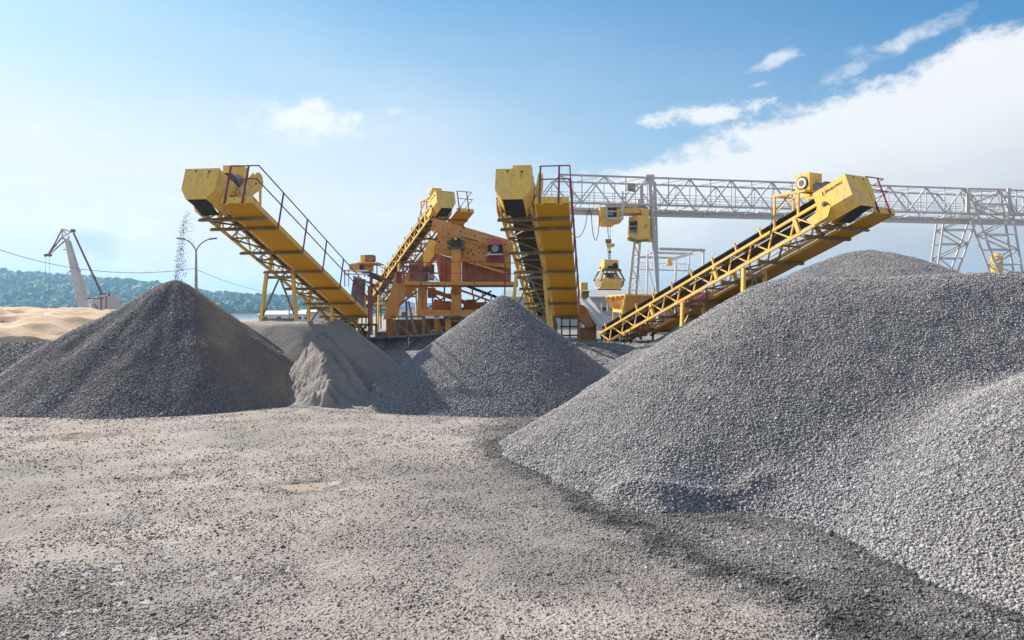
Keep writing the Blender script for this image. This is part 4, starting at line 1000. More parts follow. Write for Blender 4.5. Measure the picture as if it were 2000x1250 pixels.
def shell(px0, y0t, y0b, px1, y1t, y1b, D, label):
    """long dark panel with rolled lip, leaning back, lying on the bank"""
    a_t, a_b, b_t, b_b = W(px0, y0t, D + 0.35), W(px0, y0b, D), W(px1, y1t, D + 0.35), W(px1, y1b, D)
    mb = MB(); n = 10; th = Vector((0, 0.06, 0))
    for (t0, b0) in ((a_t, a_b), (b_t, b_b)):
        for i in range(n + 1):
            t = i / n; p = b0.lerp(t0, t); p = p + Vector((0, 0.28 * math.sin(math.pi * t) + (0.10 if i == n else 0), 0)); mb.v.append(p)
        for i in range(n + 1): mb.v.append(mb.v[-(n + 1)] + th)
    k = n + 1
    for i in range(n):
        mb.face((i, i + 1, 2 * k + i + 1, 2 * k + i)); mb.face((k + i, 3 * k + i, 3 * k + i + 1, k + i + 1)); mb.face((i, k + i, k + i + 1, i + 1)); mb.face((2 * k + i, 2 * k + i + 1, 3 * k + i + 1, 3 * k + i))
    mb.face((0, 2 * k, 3 * k, k)); mb.face((n, k + n, 3 * k + n, 2 * k + n))
    mb.bar(a_t + Vector((0, 0.1, 0.03)), b_t + Vector((0, 0.1, 0.03)), 0.22, 0.09)
    mid = (a_b + b_b) / 2
    return tag(mb.build('trough_section', M['rubber_grey'], loc=mid), label, 'trough section', 'dark trough sections along the bank')
shell(654, 665, 705, 796, 659, 684, 29.0, 'longer dark curved trough section left of the gap, on the bank below the screening plant')
shell(797.5, 659, 684, 905, 650, 676, 29.0, 'shorter dark curved trough section right of the gap, partly behind the middle heap')

# ------------------------------------------------------------------ gantry crane with its truss bridge
GA = Vector((5.12, 56.0)); GQ = 0.168; gn = math.sqrt(1 + GQ * GQ); gd_ = Vector((1 / gn, GQ / gn)); gl = Vector((-GQ / gn, 1 / gn))
ZT, ZB = H + 270 / F * 56, H + 216 / F * 56
g0 = Vector((GA.x, GA.y, 0))
gant = thing('gantry_crane', 'long grey lattice gantry crane spanning behind the right conveyor', 'gantry crane', g0)
def GP(t, z, lat=0.0): return Vector((GA.x + gd_.x * t + gl.x * lat, GA.y + gd_.y * t + gl.y * lat, z))
t0_, t1_ = -2.9, 49.0; pan = 3.76; first = -1.25
def gmb(name, mb, mat='grey_steel', par=gant): return mb.build(name, M[mat], par, off=g0)
for lat in (0.0, 2.9):
    mb = MB()
    mb.bar(GP(first, ZT, lat), GP(t1_, ZT, lat), 0.14, 0.14); mb.bar(GP(t0_, ZB, lat), GP(t1_, ZB, lat), 0.16, 0.16)
    k = 0; t = first
    while t < t1_ - pan:
        mb.bar(GP(t, ZT, lat), GP(t + pan / 2, ZB, lat), 0.11); mb.bar(GP(t + pan / 2, ZB, lat), GP(t + pan, ZT, lat), 0.11)
        mb.bar(GP(t, ZT, lat), GP(t, ZB, lat), 0.06); mb.bar(GP(t + pan / 2, ZT, lat), GP(t + pan / 2, ZB, lat), 0.08)
        t += pan
    mb.bar(GP(first, ZT, lat), GP(t0_, ZB, lat), 0.11)
    gmb('side_truss', mb)
mb = MB(); t = first; i = 0
while t < t1_ - 0.1:
    mb = MB(); mb.bar(GP(t, ZT, 0), GP(t, ZT, 2.9), 0.07); mb.bar(GP(t, ZT, 0), GP(t + pan / 2, ZT, 2.9), 0.06); mb.bar(GP(t + pan / 2, ZT, 2.9), GP(t + pan, ZT, 0), 0.06)
    gmb('top_bracing', mb); mb = MB(); mb.bar(GP(t, ZB, 0), GP(t, ZB, 2.9), 0.09); mb.bar(GP(t, ZB, 0), GP(t + pan / 2, ZB, 2.9), 0.06); gmb('bottom_bracing', mb)
    t += pan
mb = MB(); mb.bar(GP(t0_, ZB - 0.55, 1.45), GP(t1_, ZB - 0.55, 1.45), 0.3, 0.42); mb.bar(GP(t0_, ZB - 0.36, 1.45), GP(t1_, ZB - 0.36, 1.45), 0.55, 0.05)
t = first + pan / 2
while t < t1_:
    for lat in (0, 2.9): mb.bar(GP(t, ZB, lat), GP(t, ZB - 0.5, 1.45), 0.08)
    t += pan
gmb('runway_beam', mb)
mb = MB()
for z in (ZB + 0.55, ZB + 1.0): mb.tube(GP(t0_, z, 0.7), GP(t1_, z, 0.7), 0.025, seg=6); mb.tube(GP(t0_, z, 2.2), GP(t1_, z, 2.2), 0.025, seg=6)
t = t0_
while t < t1_: mb.tube(GP(t, ZB, 0.7), GP(t, ZB + 1.0, 0.7), 0.025, seg=6); mb.tube(GP(t, ZB, 2.2), GP(t, ZB + 1.0, 2.2), 0.025, seg=6); t += 1.6
mb.box(tuple(GP(t0_, ZB + 0.02, 0.7)), tuple(GP(t0_, ZB + 0.02, 0.7) + Vector((0.01, 0.01, 0.01)))); gmb('service_walkway', mb)
def lattice_leg(a0, a1, b0, b1, n, th, th2=0.08):
    """two chords a0-a1 / b0-b1 with horizontals and diagonals"""
    mb = MB(); mb.tube(a0, a1, th / 2, seg=8); mb.tube(b0, b1, th / 2, seg=8)
    for i in range(n):
        p, q = a0.lerp(a1, i / n), b0.lerp(b1, i / n); p2, q2 = a0.lerp(a1, (i + 1) / n), b0.lerp(b1, (i + 1) / n)
        mb.bar(p, q, th2); mb.bar(p, q2, th2) if i % 2 else mb.bar(q, p2, th2)
    mb.bar(a1, b1, th2); return mb
# left pair of legs
def tz(px, z_px=None, D=58.0): pass
la = W(1268, 348, 57.8); lb = W(1284, 352, 60.8)
mb = lattice_leg(la, W(1294, 700, 57.8), W(1278, 356, 59.2), W(1288, 700, 59.2), 16, 0.34, 0.07); gmb('leg', mb)
mb = lattice_leg(W(1246, 408, 61.5), W(1216, 680, 61.5), W(1254, 408, 62.6), W(1234, 680, 62.6), 12, 0.3, 0.08); gmb('leg', mb)
mb = MB(); mb.box(tuple(W(1262, 356, 57.7)), tuple(W(1275, 344, 58.4))); gmb('leg_head', mb)
# right pair: wide lattice A-frames
DR = 62.5
for (pts, n) in ([((1845, 420, 65.5), (1826, 560, 65.5), (1910, 420, 65.5), (1860, 560, 65.5)), 5], [((1890, 368, 61.5), (1966, 575, 61.5), (1970, 370, 62.5), (2004, 575, 62.5)), 7]):
    for dd in (0.0, 1.1):
        a0, a1, b0, b1 = [W(p[0], p[1], p[2]) + Vector((0, dd, 0)) for p in pts]; mb = lattice_leg(a0, a1, b0, b1, n, 0.2, 0.1)
        ex0, ex1 = W(pts[1][0], pts[1][1], pts[1][2]), 0
        for q, q0 in ((a1, a0), (b1, b0)):
            d = (q - q0).normalized(); k = q.z / -d.z; mb.tube(q, q + d * k + Vector((0, 0, 0)), 0.1)
        gmb('leg', mb)
mb = MB()
for px in (1890, 1970): mb = MB(); mb.bar(W(px, 368, 62), W(px, 420, 62), 0.3, 0.2, (0, 1, 0)); gmb('leg_bracket', mb)
mb = MB(); mb.bar(GP(40, ZB + 0.1, -0.1), GP(46, ZB + 0.1, -0.1), 0.2, 0.2); gmb('leg_bracket', mb)

# trolley and cab riding under the bridge
tr0 = W(1215, 405, 57.6); tr = thing('crane_trolley', 'yellow hoist trolley with grey cage hanging under the gantry bridge', 'crane trolley', tr0)
def tb(name, mat, boxes, bars=()):
    mb = MB()
    for (x0, y0, x1, y1, d0, d1) in boxes: mb.prism([W(x0, y0, 57.0 + d0), W(x1, y0, 57.0 + d0), W(x1, y1, 57.0 + d0), W(x0, y1, 57.0 + d0)], (0, d1 - d0, 0))
    for (a, b_, d, th) in bars: mb.bar(W(*a, 57.0 + d), W(*b_, 57.0 + d), th, th, (0, 1, 0))
    return mb.build(name, M[mat], tr, off=tr0)
tb('winch_housing', 'yellow', [(1172, 404, 1183, 436, 0.1, 1.9), (1183, 424, 1214, 433, 0.1, 1.9), (1178, 433, 1200, 439.5, 0.3, 1.7), (1205, 408, 1213, 424, 0.4, 1.9)])
tb('winch_drum', 'dark_steel', [(1184, 406, 1205, 423, 0.9, 1.6)])
tb('cage', 'grey_steel', [], [((1184.5, 397, ), (1184.5, 428), -0.05, 0.18), ((1216, 374), (1216, 427), -0.05, 0.14), ((1184.5, 427), (1217, 427), -0.05, 0.22), ((1184.5, 413), (1216, 413), -0.05, 0.1), ((1184.5, 399), (1216, 399), -0.05, 0.12), ((1184.5, 427), (1178, 438), 0.5, 0.1), ((1217, 427), (1200, 438), 0.5, 0.1)])
tb('arm', 'yellow', [(1213, 406, 1256, 416, 0.6, 1.2)])
tb('drag_beam', 'grey_steel', [(1183, 399, 1232, 405, 0.5, 1.4)], [((1216, 399), (1266, 408), 0.9, 0.3), ((1216, 420), (1248, 419), 0.9, 0.08)])
tb('exhaust_housing', 'grey_steel', [(1246, 388, 1258, 402, 0.5, 1.0), (1250, 362, 1256.5, 388, 0.6, 0.9)])
tb('tilted_lamp', 'silver', [(1226, 359, 1241, 370, -0.4, 0.3)], [((1228, 371), (1240, 374), -0.1, 0.12)])
tb('turret', 'yellow', [(1254, 407, 1267, 428, 0.2, 1.6)])
cb0 = W(1248, 470, 57.3); cab = thing('crane_cab', 'yellow operator cab with windows hanging from the gantry trolley', 'crane cab', cb0)
mb = MB()
f_ = [W(1247, 420, 57.0), W(1268, 424, 57.0), W(1268, 470, 57.0), W(1247, 472, 57.0)]; l_ = [W(1228, 424, 58.2), W(1247, 420, 57.0), W(1247, 472, 57.0), W(1226, 468, 58.2)]
bk = Vector((0.6, 1.7, 0)); mb.hexa([l_[3], f_[3], f_[2], f_[2] + bk, l_[0], f_[0], f_[1], f_[1] + bk]) ; mb.build('cab_body', M['yellow'], cab, off=cb0)
mb = MB(); mb.hexa([W(1229.5, 451, 57.95), W(1243, 454, 57.12), W(1243, 454, 57.2), W(1229.5, 451, 58.03), W(1230, 433, 57.92), W(1244, 432, 57.08), W(1244, 432, 57.16), W(1230, 433, 58.0)]); mb.build('window', M['glass'], cab, off=cb0)
mb = MB()
for (a, b_) in (((1229, 442, 57.9), (1243.5, 442, 57.08)), ((1229.5, 433, 57.9), (1244, 431, 57.05)), ((1229, 454, 57.9), (1243.5, 457, 57.05))): mb.bar(W(*a), W(*b_), 0.1)
mb.build('window_frame', M['silver'], cab, off=cb0)
mb = MB(); mb.bar(W(1226, 466, 58.1), W(1247, 472, 56.95), 0.12, 0.3); mb.bar(W(1247, 471, 56.95), W(1267, 469, 56.95), 0.12, 0.2); mb.path([W(1257, 445, 56.9), W(1262, 443, 56.85), W(1263, 437, 56.9)], 0.03); mb.build('foot_rail', M['yellow_dirty'], cab, off=cb0)

# hook block, ropes and clamshell grab
hk0 = W(1190, 492, 57.6); hk = thing('hook_block', 'grey and yellow hook block on thin ropes above the grab', 'hook block', hk0)
mb = MB(); mb.prism([W(1183, 467, 57.4), W(1194, 467, 57.4), W(1194, 475, 57.4), W(1184, 475, 57.4)], (0, 0.4, 0)); mb.build('weight', M['dark_steel'], hk, off=hk0)
mb = MB(); mb.bar(W(1185, 482, 57.5), W(1195, 478, 57.5), 0.4, 0.22, (0, 1, 0)); mb.tube(W(1197, 479, 57.4), W(1197, 479, 57.8), 0.17, seg=12); mb.build('sheave', M['yellow'], hk, off=hk0)
mb = MB(); mb.tube(W(1188, 439, 57.6), W(1188, 467, 57.6), 0.02, seg=5); mb.tube(W(1192, 439, 57.6), W(1192, 467, 57.6), 0.02, seg=5); mb.path([W(1187, 440, 57.5), W(1186, 450, 57.5), W(1189, 462, 57.5), W(1191, 467, 57.5)], 0.02, 5); mb.build('rope', M['dark_steel'], hk, off=hk0)
mb = MB(); mb.tube(W(1191, 484, 57.6), W(1191.5, 508, 57.6), 0.05, seg=6); mb.tube(W(1187, 484, 57.6), W(1189, 506, 57.6), 0.03, seg=6); mb.tube(W(1191, 490, 57.6), W(1191.5, 494, 57.6), 0.11, seg=8); mb.build('hook_chain', M['dark_steel'], hk, off=hk0)
gb0 = W(1190, 568, 57.6); gb = thing('grab_bucket', 'yellow clamshell grab hanging from the gantry crane hook', 'grab bucket', gb0)
GX = Vector((0.93, 0.36, 0)); GY = Vector((-0.36, 0.93, 0)); gc = W(1190, 545, 57.6); u_ = 57.6 / F
def gp(a, b_, c_): return gc + GX * (a * 1.12) + GY * (b_ * 1.15) + Vector((0, 0, c_ * 1.1))
for sgn in (-1, 1):
    prof = [(0, -0.78)] + [(sgn * 0.56 * math.sin(t), -0.22 - 0.56 * math.cos(t)) for t in [R(a) for a in range(12, 120, 12)]] + [(sgn * 0.2, 0.12), (0, 0.16)]
    mb = MB(); mb.prism([gp(-1.0, b_, c_) for b_, c_ in prof], GX * 2.0); sh = mb.build('jaw', M['yellow'], gb, off=gb0)
    mb = MB(); mb.bar(gp(-1.02, sgn * 0.02, -0.8), gp(1.02, sgn * 0.02, -0.8), 0.06, 0.12); mb.build('jaw_lip', M['dark_steel'], sh, off=gb0)
    mb = MB()
    for a in (-1.015, 1.005): mb.prism([gp(a, b_ * 0.82, c_ * 0.82 - 0.03) for b_, c_ in prof], GX * 0.01)
    mb.build('worn_end', M['silver'], sh, off=gb0)
mb = MB()
for a in (-0.82, 0.82):
    for b_ in (-0.5, 0.5): mb.bar(gp(a * 0.66, b_ * 0.5, 0.95), gp(a * 1.27, b_, -0.15), 0.17, 0.14); 
mb.bar(gp(-0.75, -0.3, 0.68), gp(0.8, -0.3, 0.68), 0.14, 0.16); mb.bar(gp(-0.75, 0.3, 0.68), gp(0.8, 0.3, 0.68), 0.14, 0.16); mb.bar(gp(-0.7, 0, 0.4), gp(0.7, 0, 0.4), 0.12)
for a in (-0.45, 0.0, 0.45): mb.bar(gp(a * 0.7, -0.3, 0.66), gp(a * 1.5, -0.42, 0.0), 0.07, 0.07); mb.bar(gp(a * 0.7, 0.3, 0.66), gp(a * 1.5, 0.42, 0.0), 0.07, 0.07)
mb.build('arms', M['yellow_dirty'], gb, off=gb0)
mb = MB(); mb.box((0, 0, 0), (1, 1, 1), lambda a, b_, c_: gp(-0.6 + 1.2 * a, -0.32 + 0.64 * b_, 0.78 + 0.68 * c_)); mb.box((0, 0, 0), (1, 1, 1), lambda a, b_, c_: gp(-0.85 + 1.7 * a, -0.36 + 0.72 * b_, 0.60 + 0.14 * c_)); hd = mb.build('head', M['yellow'], gb, off=gb0)
mb = MB(); mb.box((0, 0, 0), (1, 1, 1), lambda a, b_, c_: gp(-0.32 + 0.75 * a, -0.42 + 0.08 * b_, 0.76 + 0.22 * c_)); mb.tube(gp(0.3, -0.42, 1.02), gp(0.3, -0.34, 1.02), 0.22, seg=12); mb.build('sheave_opening', M['black'], hd, off=gb0)
mb = MB(); mb.tube(gp(-0.3, 0, 0.34), gp(0.35, 0, 0.34), 0.17, seg=12); mb.tube(gp(-0.25, -0.25, 0.1), gp(0.3, -0.25, 0.1), 0.13, seg=12); mb.build('lower_sheaves', M['dark_steel'], gb, off=gb0)
# festoon cable
fc0 = W(1150, 410, 57.4); mb = MB()
def loop(xa, ya, xb, yb, sag):
    return [W(xa + (xb - xa) * (0.5 - 0.5 * math.cos(math.pi * min(1, max(0, i / 14)))) if False else xa + (xb - xa) * i / 14, ya + (yb - ya) * i / 14 + sag * math.sin(math.pi * i / 14) ** 0.55, 57.4) for i in range(15)]
mb.path(loop(1108, 418, 1147, 417, 46), 0.035, 6); mb.path(loop(1155, 417, 1171, 422, 50), 0.035, 6); mb.path([W(1147, 417, 57.4), W(1149, 413.5, 57.4), W(1153, 413.5, 57.4), W(1155, 417, 57.4)], 0.04, 6); mb.tube(W(1152, 408, 57.4), W(1152, 414, 57.4), 0.06)
tag(mb.build('festoon_cable', M['rubber_grey'], loc=fc0), 'grey power cable looped under the gantry bridge', 'cable')

# smaller portal frame with a chain hoist behind
pf0 = W(1300, 640, 76); pf0.z = 0
pf = thing('portal_frame', 'small pale portal frame with caged ladders behind the gantry leg', 'portal frame', pf0)
def pb(name, mat, bars, D=76, par=pf):
    mb = MB()
    for (a, b_, th, *dd) in bars:
        d = D + (dd[0] if dd else 0); d2 = D + (dd[1] if len(dd) > 1 else (dd[0] if dd else 0)); mb.bar(W(*a, d), W(*b_, d2), th, th, (0, 1, 0))
    return mb.build(name, M[mat], par, off=pf0)
pb('top_beam', 'grey_steel', [((1288, 486), (1376, 489), 0.3), ((1264, 493), (1350, 496), 0.26, 4), ((1244, 502), (1318, 504), 0.24, 8), ((1376, 489), (1318, 504), 0.2, 0, 8), ((1288, 486), (1244, 502), 0.2, 0, 8)])
pb('hoist_beam', 'white_metal', [((1311, 507), (1358, 493), 0.34, 3, 3)])
pb('leg', 'white_metal', [((1374, 490), (1372, 640), 0.2)]); pb('leg', 'white_metal', [((1346, 500), (1344, 640), 0.16, 2)]); pb('leg', 'white_metal', [((1320, 507), (1319, 640), 0.2, 5)])
pb('leg', 'white_metal', [((1265, 496), (1262, 640), 0.2, 4)]); pb('leg', 'white_metal', [((1246, 504), (1241, 640), 0.2, 8)])
pb('leg_brace', 'white_metal', [((1265, 515), (1278, 570), 0.14, 4), ((1282, 540), (1275, 600), 0.14, 4), ((1344, 515), (1352, 545), 0.12, 2), ((1246, 515), (1250, 560), 0.1, 8)])
pb('handrail', 'grey_steel', [((1244, 513), (1346, 516), 0.06, 6), ((1244, 526), (1346, 529), 0.14, 6)] + [((1246 + i * 7, 513), (1246 + i * 7, 527), 0.04, 6) for i in range(15)])
pb('caged_ladder', 'white_metal', [((1252, 512), (1252, 610), 0.05, 5), ((1257, 512), (1257, 610), 0.05, 5), ((1262, 520), (1262, 610), 0.04, 5)] + [((1251, 520 + i * 6), (1263, 520 + i * 6), 0.04, 5) for i in range(15)])
ho = W(1308, 512, 78.5); mb = MB(); mb.tube(W(1306, 508, 78.5), W(1306, 519, 78.5), 0.24, seg=12); mb.tube(W(1310, 509, 78.5), W(1310, 519, 78.5), 0.2, seg=12); mb.tube(W(1304, 506, 78.5), W(1312, 506, 78.5), 0.1)
tag(mb.build('chain_hoist', M['yellow'], loc=ho), 'small yellow chain hoist hanging from the pale portal beam', 'hoist')

# feed hopper
fh0 = W(1240, 640, 48); fh0.z = 0
fh = thing('feed_hopper', 'orange yellow feed hopper with ribbed sloping side behind the right conveyor', 'hopper', fh0)
mb = MB()
a = [W(1185, 579, 49.5), W(1222, 575.5, 47.0), W(1290, 577, 49), W(1250, 578, 53)]; b_ = [W(1198, 602, 49.5), W(1218, 612, 48), W(1282, 612, 49.5), W(1250, 606, 52)]
mb.hexa([b_[0], b_[1], b_[2], b_[3], a[0], a[1], a[2], a[3]]); mb.build('hopper_body', M['orange'], fh, off=fh0)
mb = MB(); mb.bar(a[0], a[1], 0.12, 0.1); mb.bar(a[1], a[2], 0.12, 0.1); mb.build('rim', M['yellow'], fh, off=fh0)
for i in range(5):
    t = i / 4; mb = MB(); mb.bar(a[0].lerp(a[1], t) + Vector((-0.06, -0.1, -0.1)), b_[0].lerp(b_[1], t) + Vector((-0.06, -0.1, 0)), 0.09, 0.12); mb.build('rib', M['yellow'], fh, off=fh0)
mb = MB()
for (x, d) in ((1199, 49.5), (1217, 47.6), (1272, 49.5)): mb.bar(W(x, 590, d), Vector((W(x, 590, d).x, d, 0)), 0.16, 0.16, (0, 1, 0))
mb.bar(W(1199, 606, 49.3), W(1217, 608, 47.6), 0.2); mb.build('stand', M['yellow'], fh, off=fh0)

# ------------------------------------------------------------------ buildings, fence, tank, containers
wh0 = W(1250, 640, 105); wh0.z = 0
wh = thing('warehouse', 'long grey warehouse with shallow pale roof behind the grab', 'warehouse', wh0)
mb = MB(); x0, x1 = W(985, 0, 105).x, W(1700, 0, 105).x
mb.box((x0, 105, 0), (x1, 130, W(0, 581, 105).z)); mb.build('wall', M['warehouse'], wh, off=wh0)
mb = MB(); z = W(0, 581, 105).z; mb.prism([(x0 - 0.4, 104.5, z), (x0 - 0.4, 117, z + 1.6), (x0 - 0.4, 130.5, z)], (x1 - x0 + 0.8, 0, 0)); mb.bar((x0, 104.6, z), (x1, 104.6, z), 0.3, 0.25); mb.build('roof', M['roof_grey'], wh, off=wh0)
mb = MB()
for i in range(10): xx = W(1150 + i * 22, 0, 105).x; mb.box((xx, 104.9, W(0, 612, 105).z), (xx + 1.0, 104.99, W(0, 600, 105).z))
mb.build('window', M['glass'], wh, off=wh0)
fe0 = W(1180, 615, 70); fe0.z = 0; fe = thing('fence', 'low pale post fence in front of the grey warehouse', 'fence', fe0)
mb = MB(); xa, xb = W(1140, 0, 70).x, W(1290, 0, 70).x; zt_ = W(0, 594, 70).z; zb_ = W(0, 608, 70).z
for z in (zt_, zb_): mb.bar((xa, 70, z), (xb, 70, z), 0.07)
mb.bar((xa, 70, zb_ - 0.5), (xb, 70, zb_ - 0.5), 0.5, 0.9); mb.build('rail', M['concrete'], fe, off=fe0)
for i in range(14): x = xa + (xb - xa) * i / 13; mb = MB(); mb.bar((x, 70.0, zt_ + 0.08), (x, 70.0, 0), 0.09, 0.09, (0, 1, 0)); mb.build('post', M['white_metal'], fe, off=fe0)
def container(px0, px1, y0, y1, D, mat, label):
    a = W(px0, y0, D); b_ = W(px1, y1, D); mb = MB(); z1, z0 = a.z, 0.0
    mb.box((a.x, D, z0), (b_.x, D + 2.4, z1)); n = int((b_.x - a.x) / 0.3)
    for i in range(n): mb.box((a.x + 0.1 + i * 0.3, D - 0.05, z0 + 0.12), (a.x + 0.25 + i * 0.3, D - 0.002, z1 - 0.12))
    for x in (a.x, b_.x): mb.box((x - 0.06, D - 0.08, z0), (x + 0.06, D + 0.04, z1 + 0.03))
    mb.box((a.x + .06, D - 0.07, z1 - 0.1), (b_.x - .06, D - 0.01, z1 + 0.02))
    return tag(mb.build('shipping_container', M[mat], loc=(a.x, D, 0)), label, 'container')
container(1338, 1392, 571, 620, 72, 'red_paint', 'faded red container seen through the right conveyor')
container(1408, 1475, 580, 620, 66, 'blue_paint', 'blue container just above the big gravel heap edge')
container(1160, 1215, 618, 640, 58, 'white_wall', 'low grey cabin under the orange feed hopper')
tk = W(1947, 540, 70); mb = MB(); rr = 10 / F * 70
mb.tube((tk.x, 70, 0), (tk.x, 70, W(0, 500, 70).z), rr, seg=28); mb.tube((tk.x, 70, W(0, 500, 70).z), (tk.x, 70, W(0, 495.5, 70).z), rr, rr * 0.55, seg=28)
tag(mb.build('storage_tank', M['tank'], loc=(tk.x, 70, 0)), 'bright yellow cylindrical tank behind the right gantry leg', 'tank')
h0 = W(632, 648, 62); h0.z = 0; hs = thing('site_hut', 'small white hut with blue windows behind the left conveyor', 'hut', h0)
xa, xb, zt_ = W(604, 0, 62).x, W(652, 0, 62).x, W(0, 612, 62).z
mb = MB(); mb.box((xa, 62, 0), (xb, 66, zt_)); mb.build('wall', M['white_wall'], hs, off=h0)
mb = MB(); mb.box((xa - 0.2, 61.7, zt_), (xb + 0.2, 66.3, zt_ + 0.15)); mb.build('roof', M['grey_steel'], hs, off=h0)
for x in (622, 627, 633): mb = MB(); a = W(x, 640, 61.97); mb.box((a.x, 61.93, W(0, 646, 62).z), (a.x + 0.18, 61.995, a.z)); mb.build('window', M['window_blue'], hs, off=h0)
def low_building(px0, px1, y0, D, label, roofm='white_metal', dz=1.2):
    a = W(px0, y0, D); b_ = W(px1, y0, D); o = thing('harbour_shed', label, 'shed', (a.x, D, 0))
    mb = MB(); mb.box((a.x, D, 0), (b_.x, D + 18, a.z)); mb.build('wall', M['white_wall'], o, off=(a.x, D, 0))
    mb = MB(); mb.prism([(a.x - 0.5, D - 0.5, a.z), (a.x - 0.5, D + 9, a.z + dz), (a.x - 0.5, D + 18.5, a.z)], (b_.x - a.x + 1, 0, 0)); mb.build('roof', M[roofm], o, off=(a.x, D, 0))
    mb = MB(); n = max(2, int((b_.x - a.x) / 4))
    for i in range(n): x = a.x + (b_.x - a.x) * (i + 0.3) / n; mb.box((x, D - 0.06, a.z * 0.35), (x + 1.4, D - 0.01, a.z * 0.7))
    mb.build('window', M['window_blue'], o, off=(a.x, D, 0))
low_building(505, 560, 614, 210, 'pale harbour shed low between the legs of the left conveyor')
low_building(574, 606, 613, 190, 'white harbour shed behind the right leg of the left conveyor')
low_building(775, 870, 600, 180, 'pale blue roofed shed seen through the legs of the screening plant', 'blue_paint')

# ------------------------------------------------------------------ lamp, pole, wires, harbour crane
lp = W(383, 612, 52); lp.z = 0
sl = thing('street_lamp', 'tall double arm street lamp behind the dark gravel heap', 'street lamp', lp)
mb = MB(); z1 = W(0, 494, 52).z; mb.tube((lp.x, 52, 0), (lp.x, 52, W(0, 540, 52).z), 0.13, 0.11, 10); mb.tube((lp.x, 52, W(0, 540, 52).z), (lp.x, 52, z1), 0.10, 0.07, 10); mb.build('pole', M['concrete'], sl, off=lp)
for sgn, tip in ((-1, W(352, 466, 52)), (1, W(417, 466, 52))):
    pts = [Vector((lp.x, 52, z1))]
    for i in range(1, 9): t = i / 8; pts.append(Vector((lp.x + (tip.x - lp.x) * (t ** 1.6), 52, z1 + (tip.z - z1) * (1 - (1 - t) ** 1.7))))
    mb = MB(); mb.path(pts, 0.05); mb.build('arm', M['concrete'], sl, off=lp)
    mb = MB(); d = (pts[-1] - pts[-2]).normalized(); mb.bar(pts[-1] - d * 0.3, pts[-1] + d * 0.25, 0.16, 0.1); mb.build('lamp_head', M['dark_steel'], sl, off=lp)
up_ = W(565, 575, 95); mb = MB(); mb.tube((up_.x, 95, 0), (up_.x, 95, up_.z), 0.12, 0.09); mb.bar((up_.x - 0.5, 95, up_.z - 0.3), (up_.x + 0.5, 95, up_.z - 0.3), 0.1)
tag(mb.build('utility_pole', M['concrete'], loc=(up_.x, 95, 0)), 'thin distant utility pole between the left conveyor legs', 'pole')
def wire(pts, r, label):
    P3 = [W(*p) for p in pts]; mb = MB(); mb.path(P3, r, 5); o = mb.build('overhead_wire', M['rubber_grey'], loc=P3[0]); return tag(o, label, 'wire', 'overhead wires')
def sagline(p0, p1, sag, D0_, D1_, n=16): return [(p0[0] + (p1[0] - p0[0]) * i / n, p0[1] + (p1[1] - p0[1]) * i / n + sag * 4 * (i / n) * (1 - i / n), D0_ + (D1_ - D0_) * i / n) for i in range(n + 1)]
wire(sagline((-60, 466), (383, 524), 31, 40, 52), 0.018, 'overhead wire sagging from the left edge to the street lamp')
wire(sagline((383, 526), (566, 578), 8, 52, 95), 0.02, 'overhead wire from the street lamp to the thin distant pole')

hc0 = W(175, 625, 150); hc0.z = 0; hc = thing('harbour_crane', 'tall pale harbour crane with maroon jib rising beyond the yellow sand', 'harbour crane', hc0)
def hcw(x, y, d=0): return W(60 + x / 6.578, 430 + y / 6.578, 150 + d)
def hb(name, mat, bars):
    mb = MB()
    for (a, b_, r1, r2) in bars: mb.tube(hcw(*a), hcw(*b_), r1 * 150 / F / 6.578, r2 * 150 / F / 6.578, 8)
    return mb.build(name, M[mat], hc, off=hc0)
mb = MB(); a, b_ = hcw(475, 260), hcw(715, 1200); 
for (p, w_) in (): pass
n0 = 0
lw, hw_ = 0.42, 1.0
mb.hexa([b_ + Vector((-hw_, -hw_, 0)), b_ + Vector((hw_, -hw_, 0)), b_ + Vector((hw_, hw_, 0)), b_ + Vector((-hw_, hw_, 0)), a + Vector((-lw, -lw, 0)), a + Vector((lw, -lw, 0)), a + Vector((lw, lw, 0)), a + Vector((-lw, lw, 0))]); mb.build('boom', M['crane_pink'], hc, off=hc0)
hb('boom_head', 'crane_pink', [((410, 115), (405, 220), 9, 9), ((410, 115), (525, 150), 9, 9), ((405, 220), (525, 150), 9, 9), ((410, 115), (460, 190), 7, 7), ((405, 220), (455, 265), 10, 12), ((490, 200), (480, 265), 10, 10), ((405, 240), (485, 240), 8, 8)])
hb('fly_jib', 'crane_red', [((405, 115), (310, 300), 9, 8), ((310, 300), (230, 430), 8, 7), ((410, 210), (235, 430), 9, 8), ((440, 265), (265, 420), 9, 7), ((310, 300), (330, 340), 5, 5), ((525, 130), (565, 140), 22, 22)])
hb('tip_sheave', 'crane_red', [((178, 452), (212, 446), 20, 20), ((232, 452), (264, 446), 20, 20)])
hb('back_stay', 'crane_red', [((550, 165), (915, 950), 11, 15)])
hb('boom_platform', 'crane_pink', [((530, 660), (650, 650), 7, 7), ((530, 700), (640, 655), 7, 7), ((500, 660), (410, 720), 6, 5), ((500, 660), (560, 640), 18, 16), ((420, 380), (470, 370), 8, 8), ((500, 315), (515, 315), 12, 12)])
hb('hoist_rope', 'dark_steel', [((190, 470), (190, 1200), 1.6, 1.6), ((240, 470), (240, 1200), 1.6, 1.6)])
mb = MB(); mb.prism([hcw(800, 1010), hcw(970, 950), hcw(985, 1250), hcw(800, 1250)], (0, 5, 0)); mh = mb.build('machine_house', M['crane_pink'], hc, off=hc0)
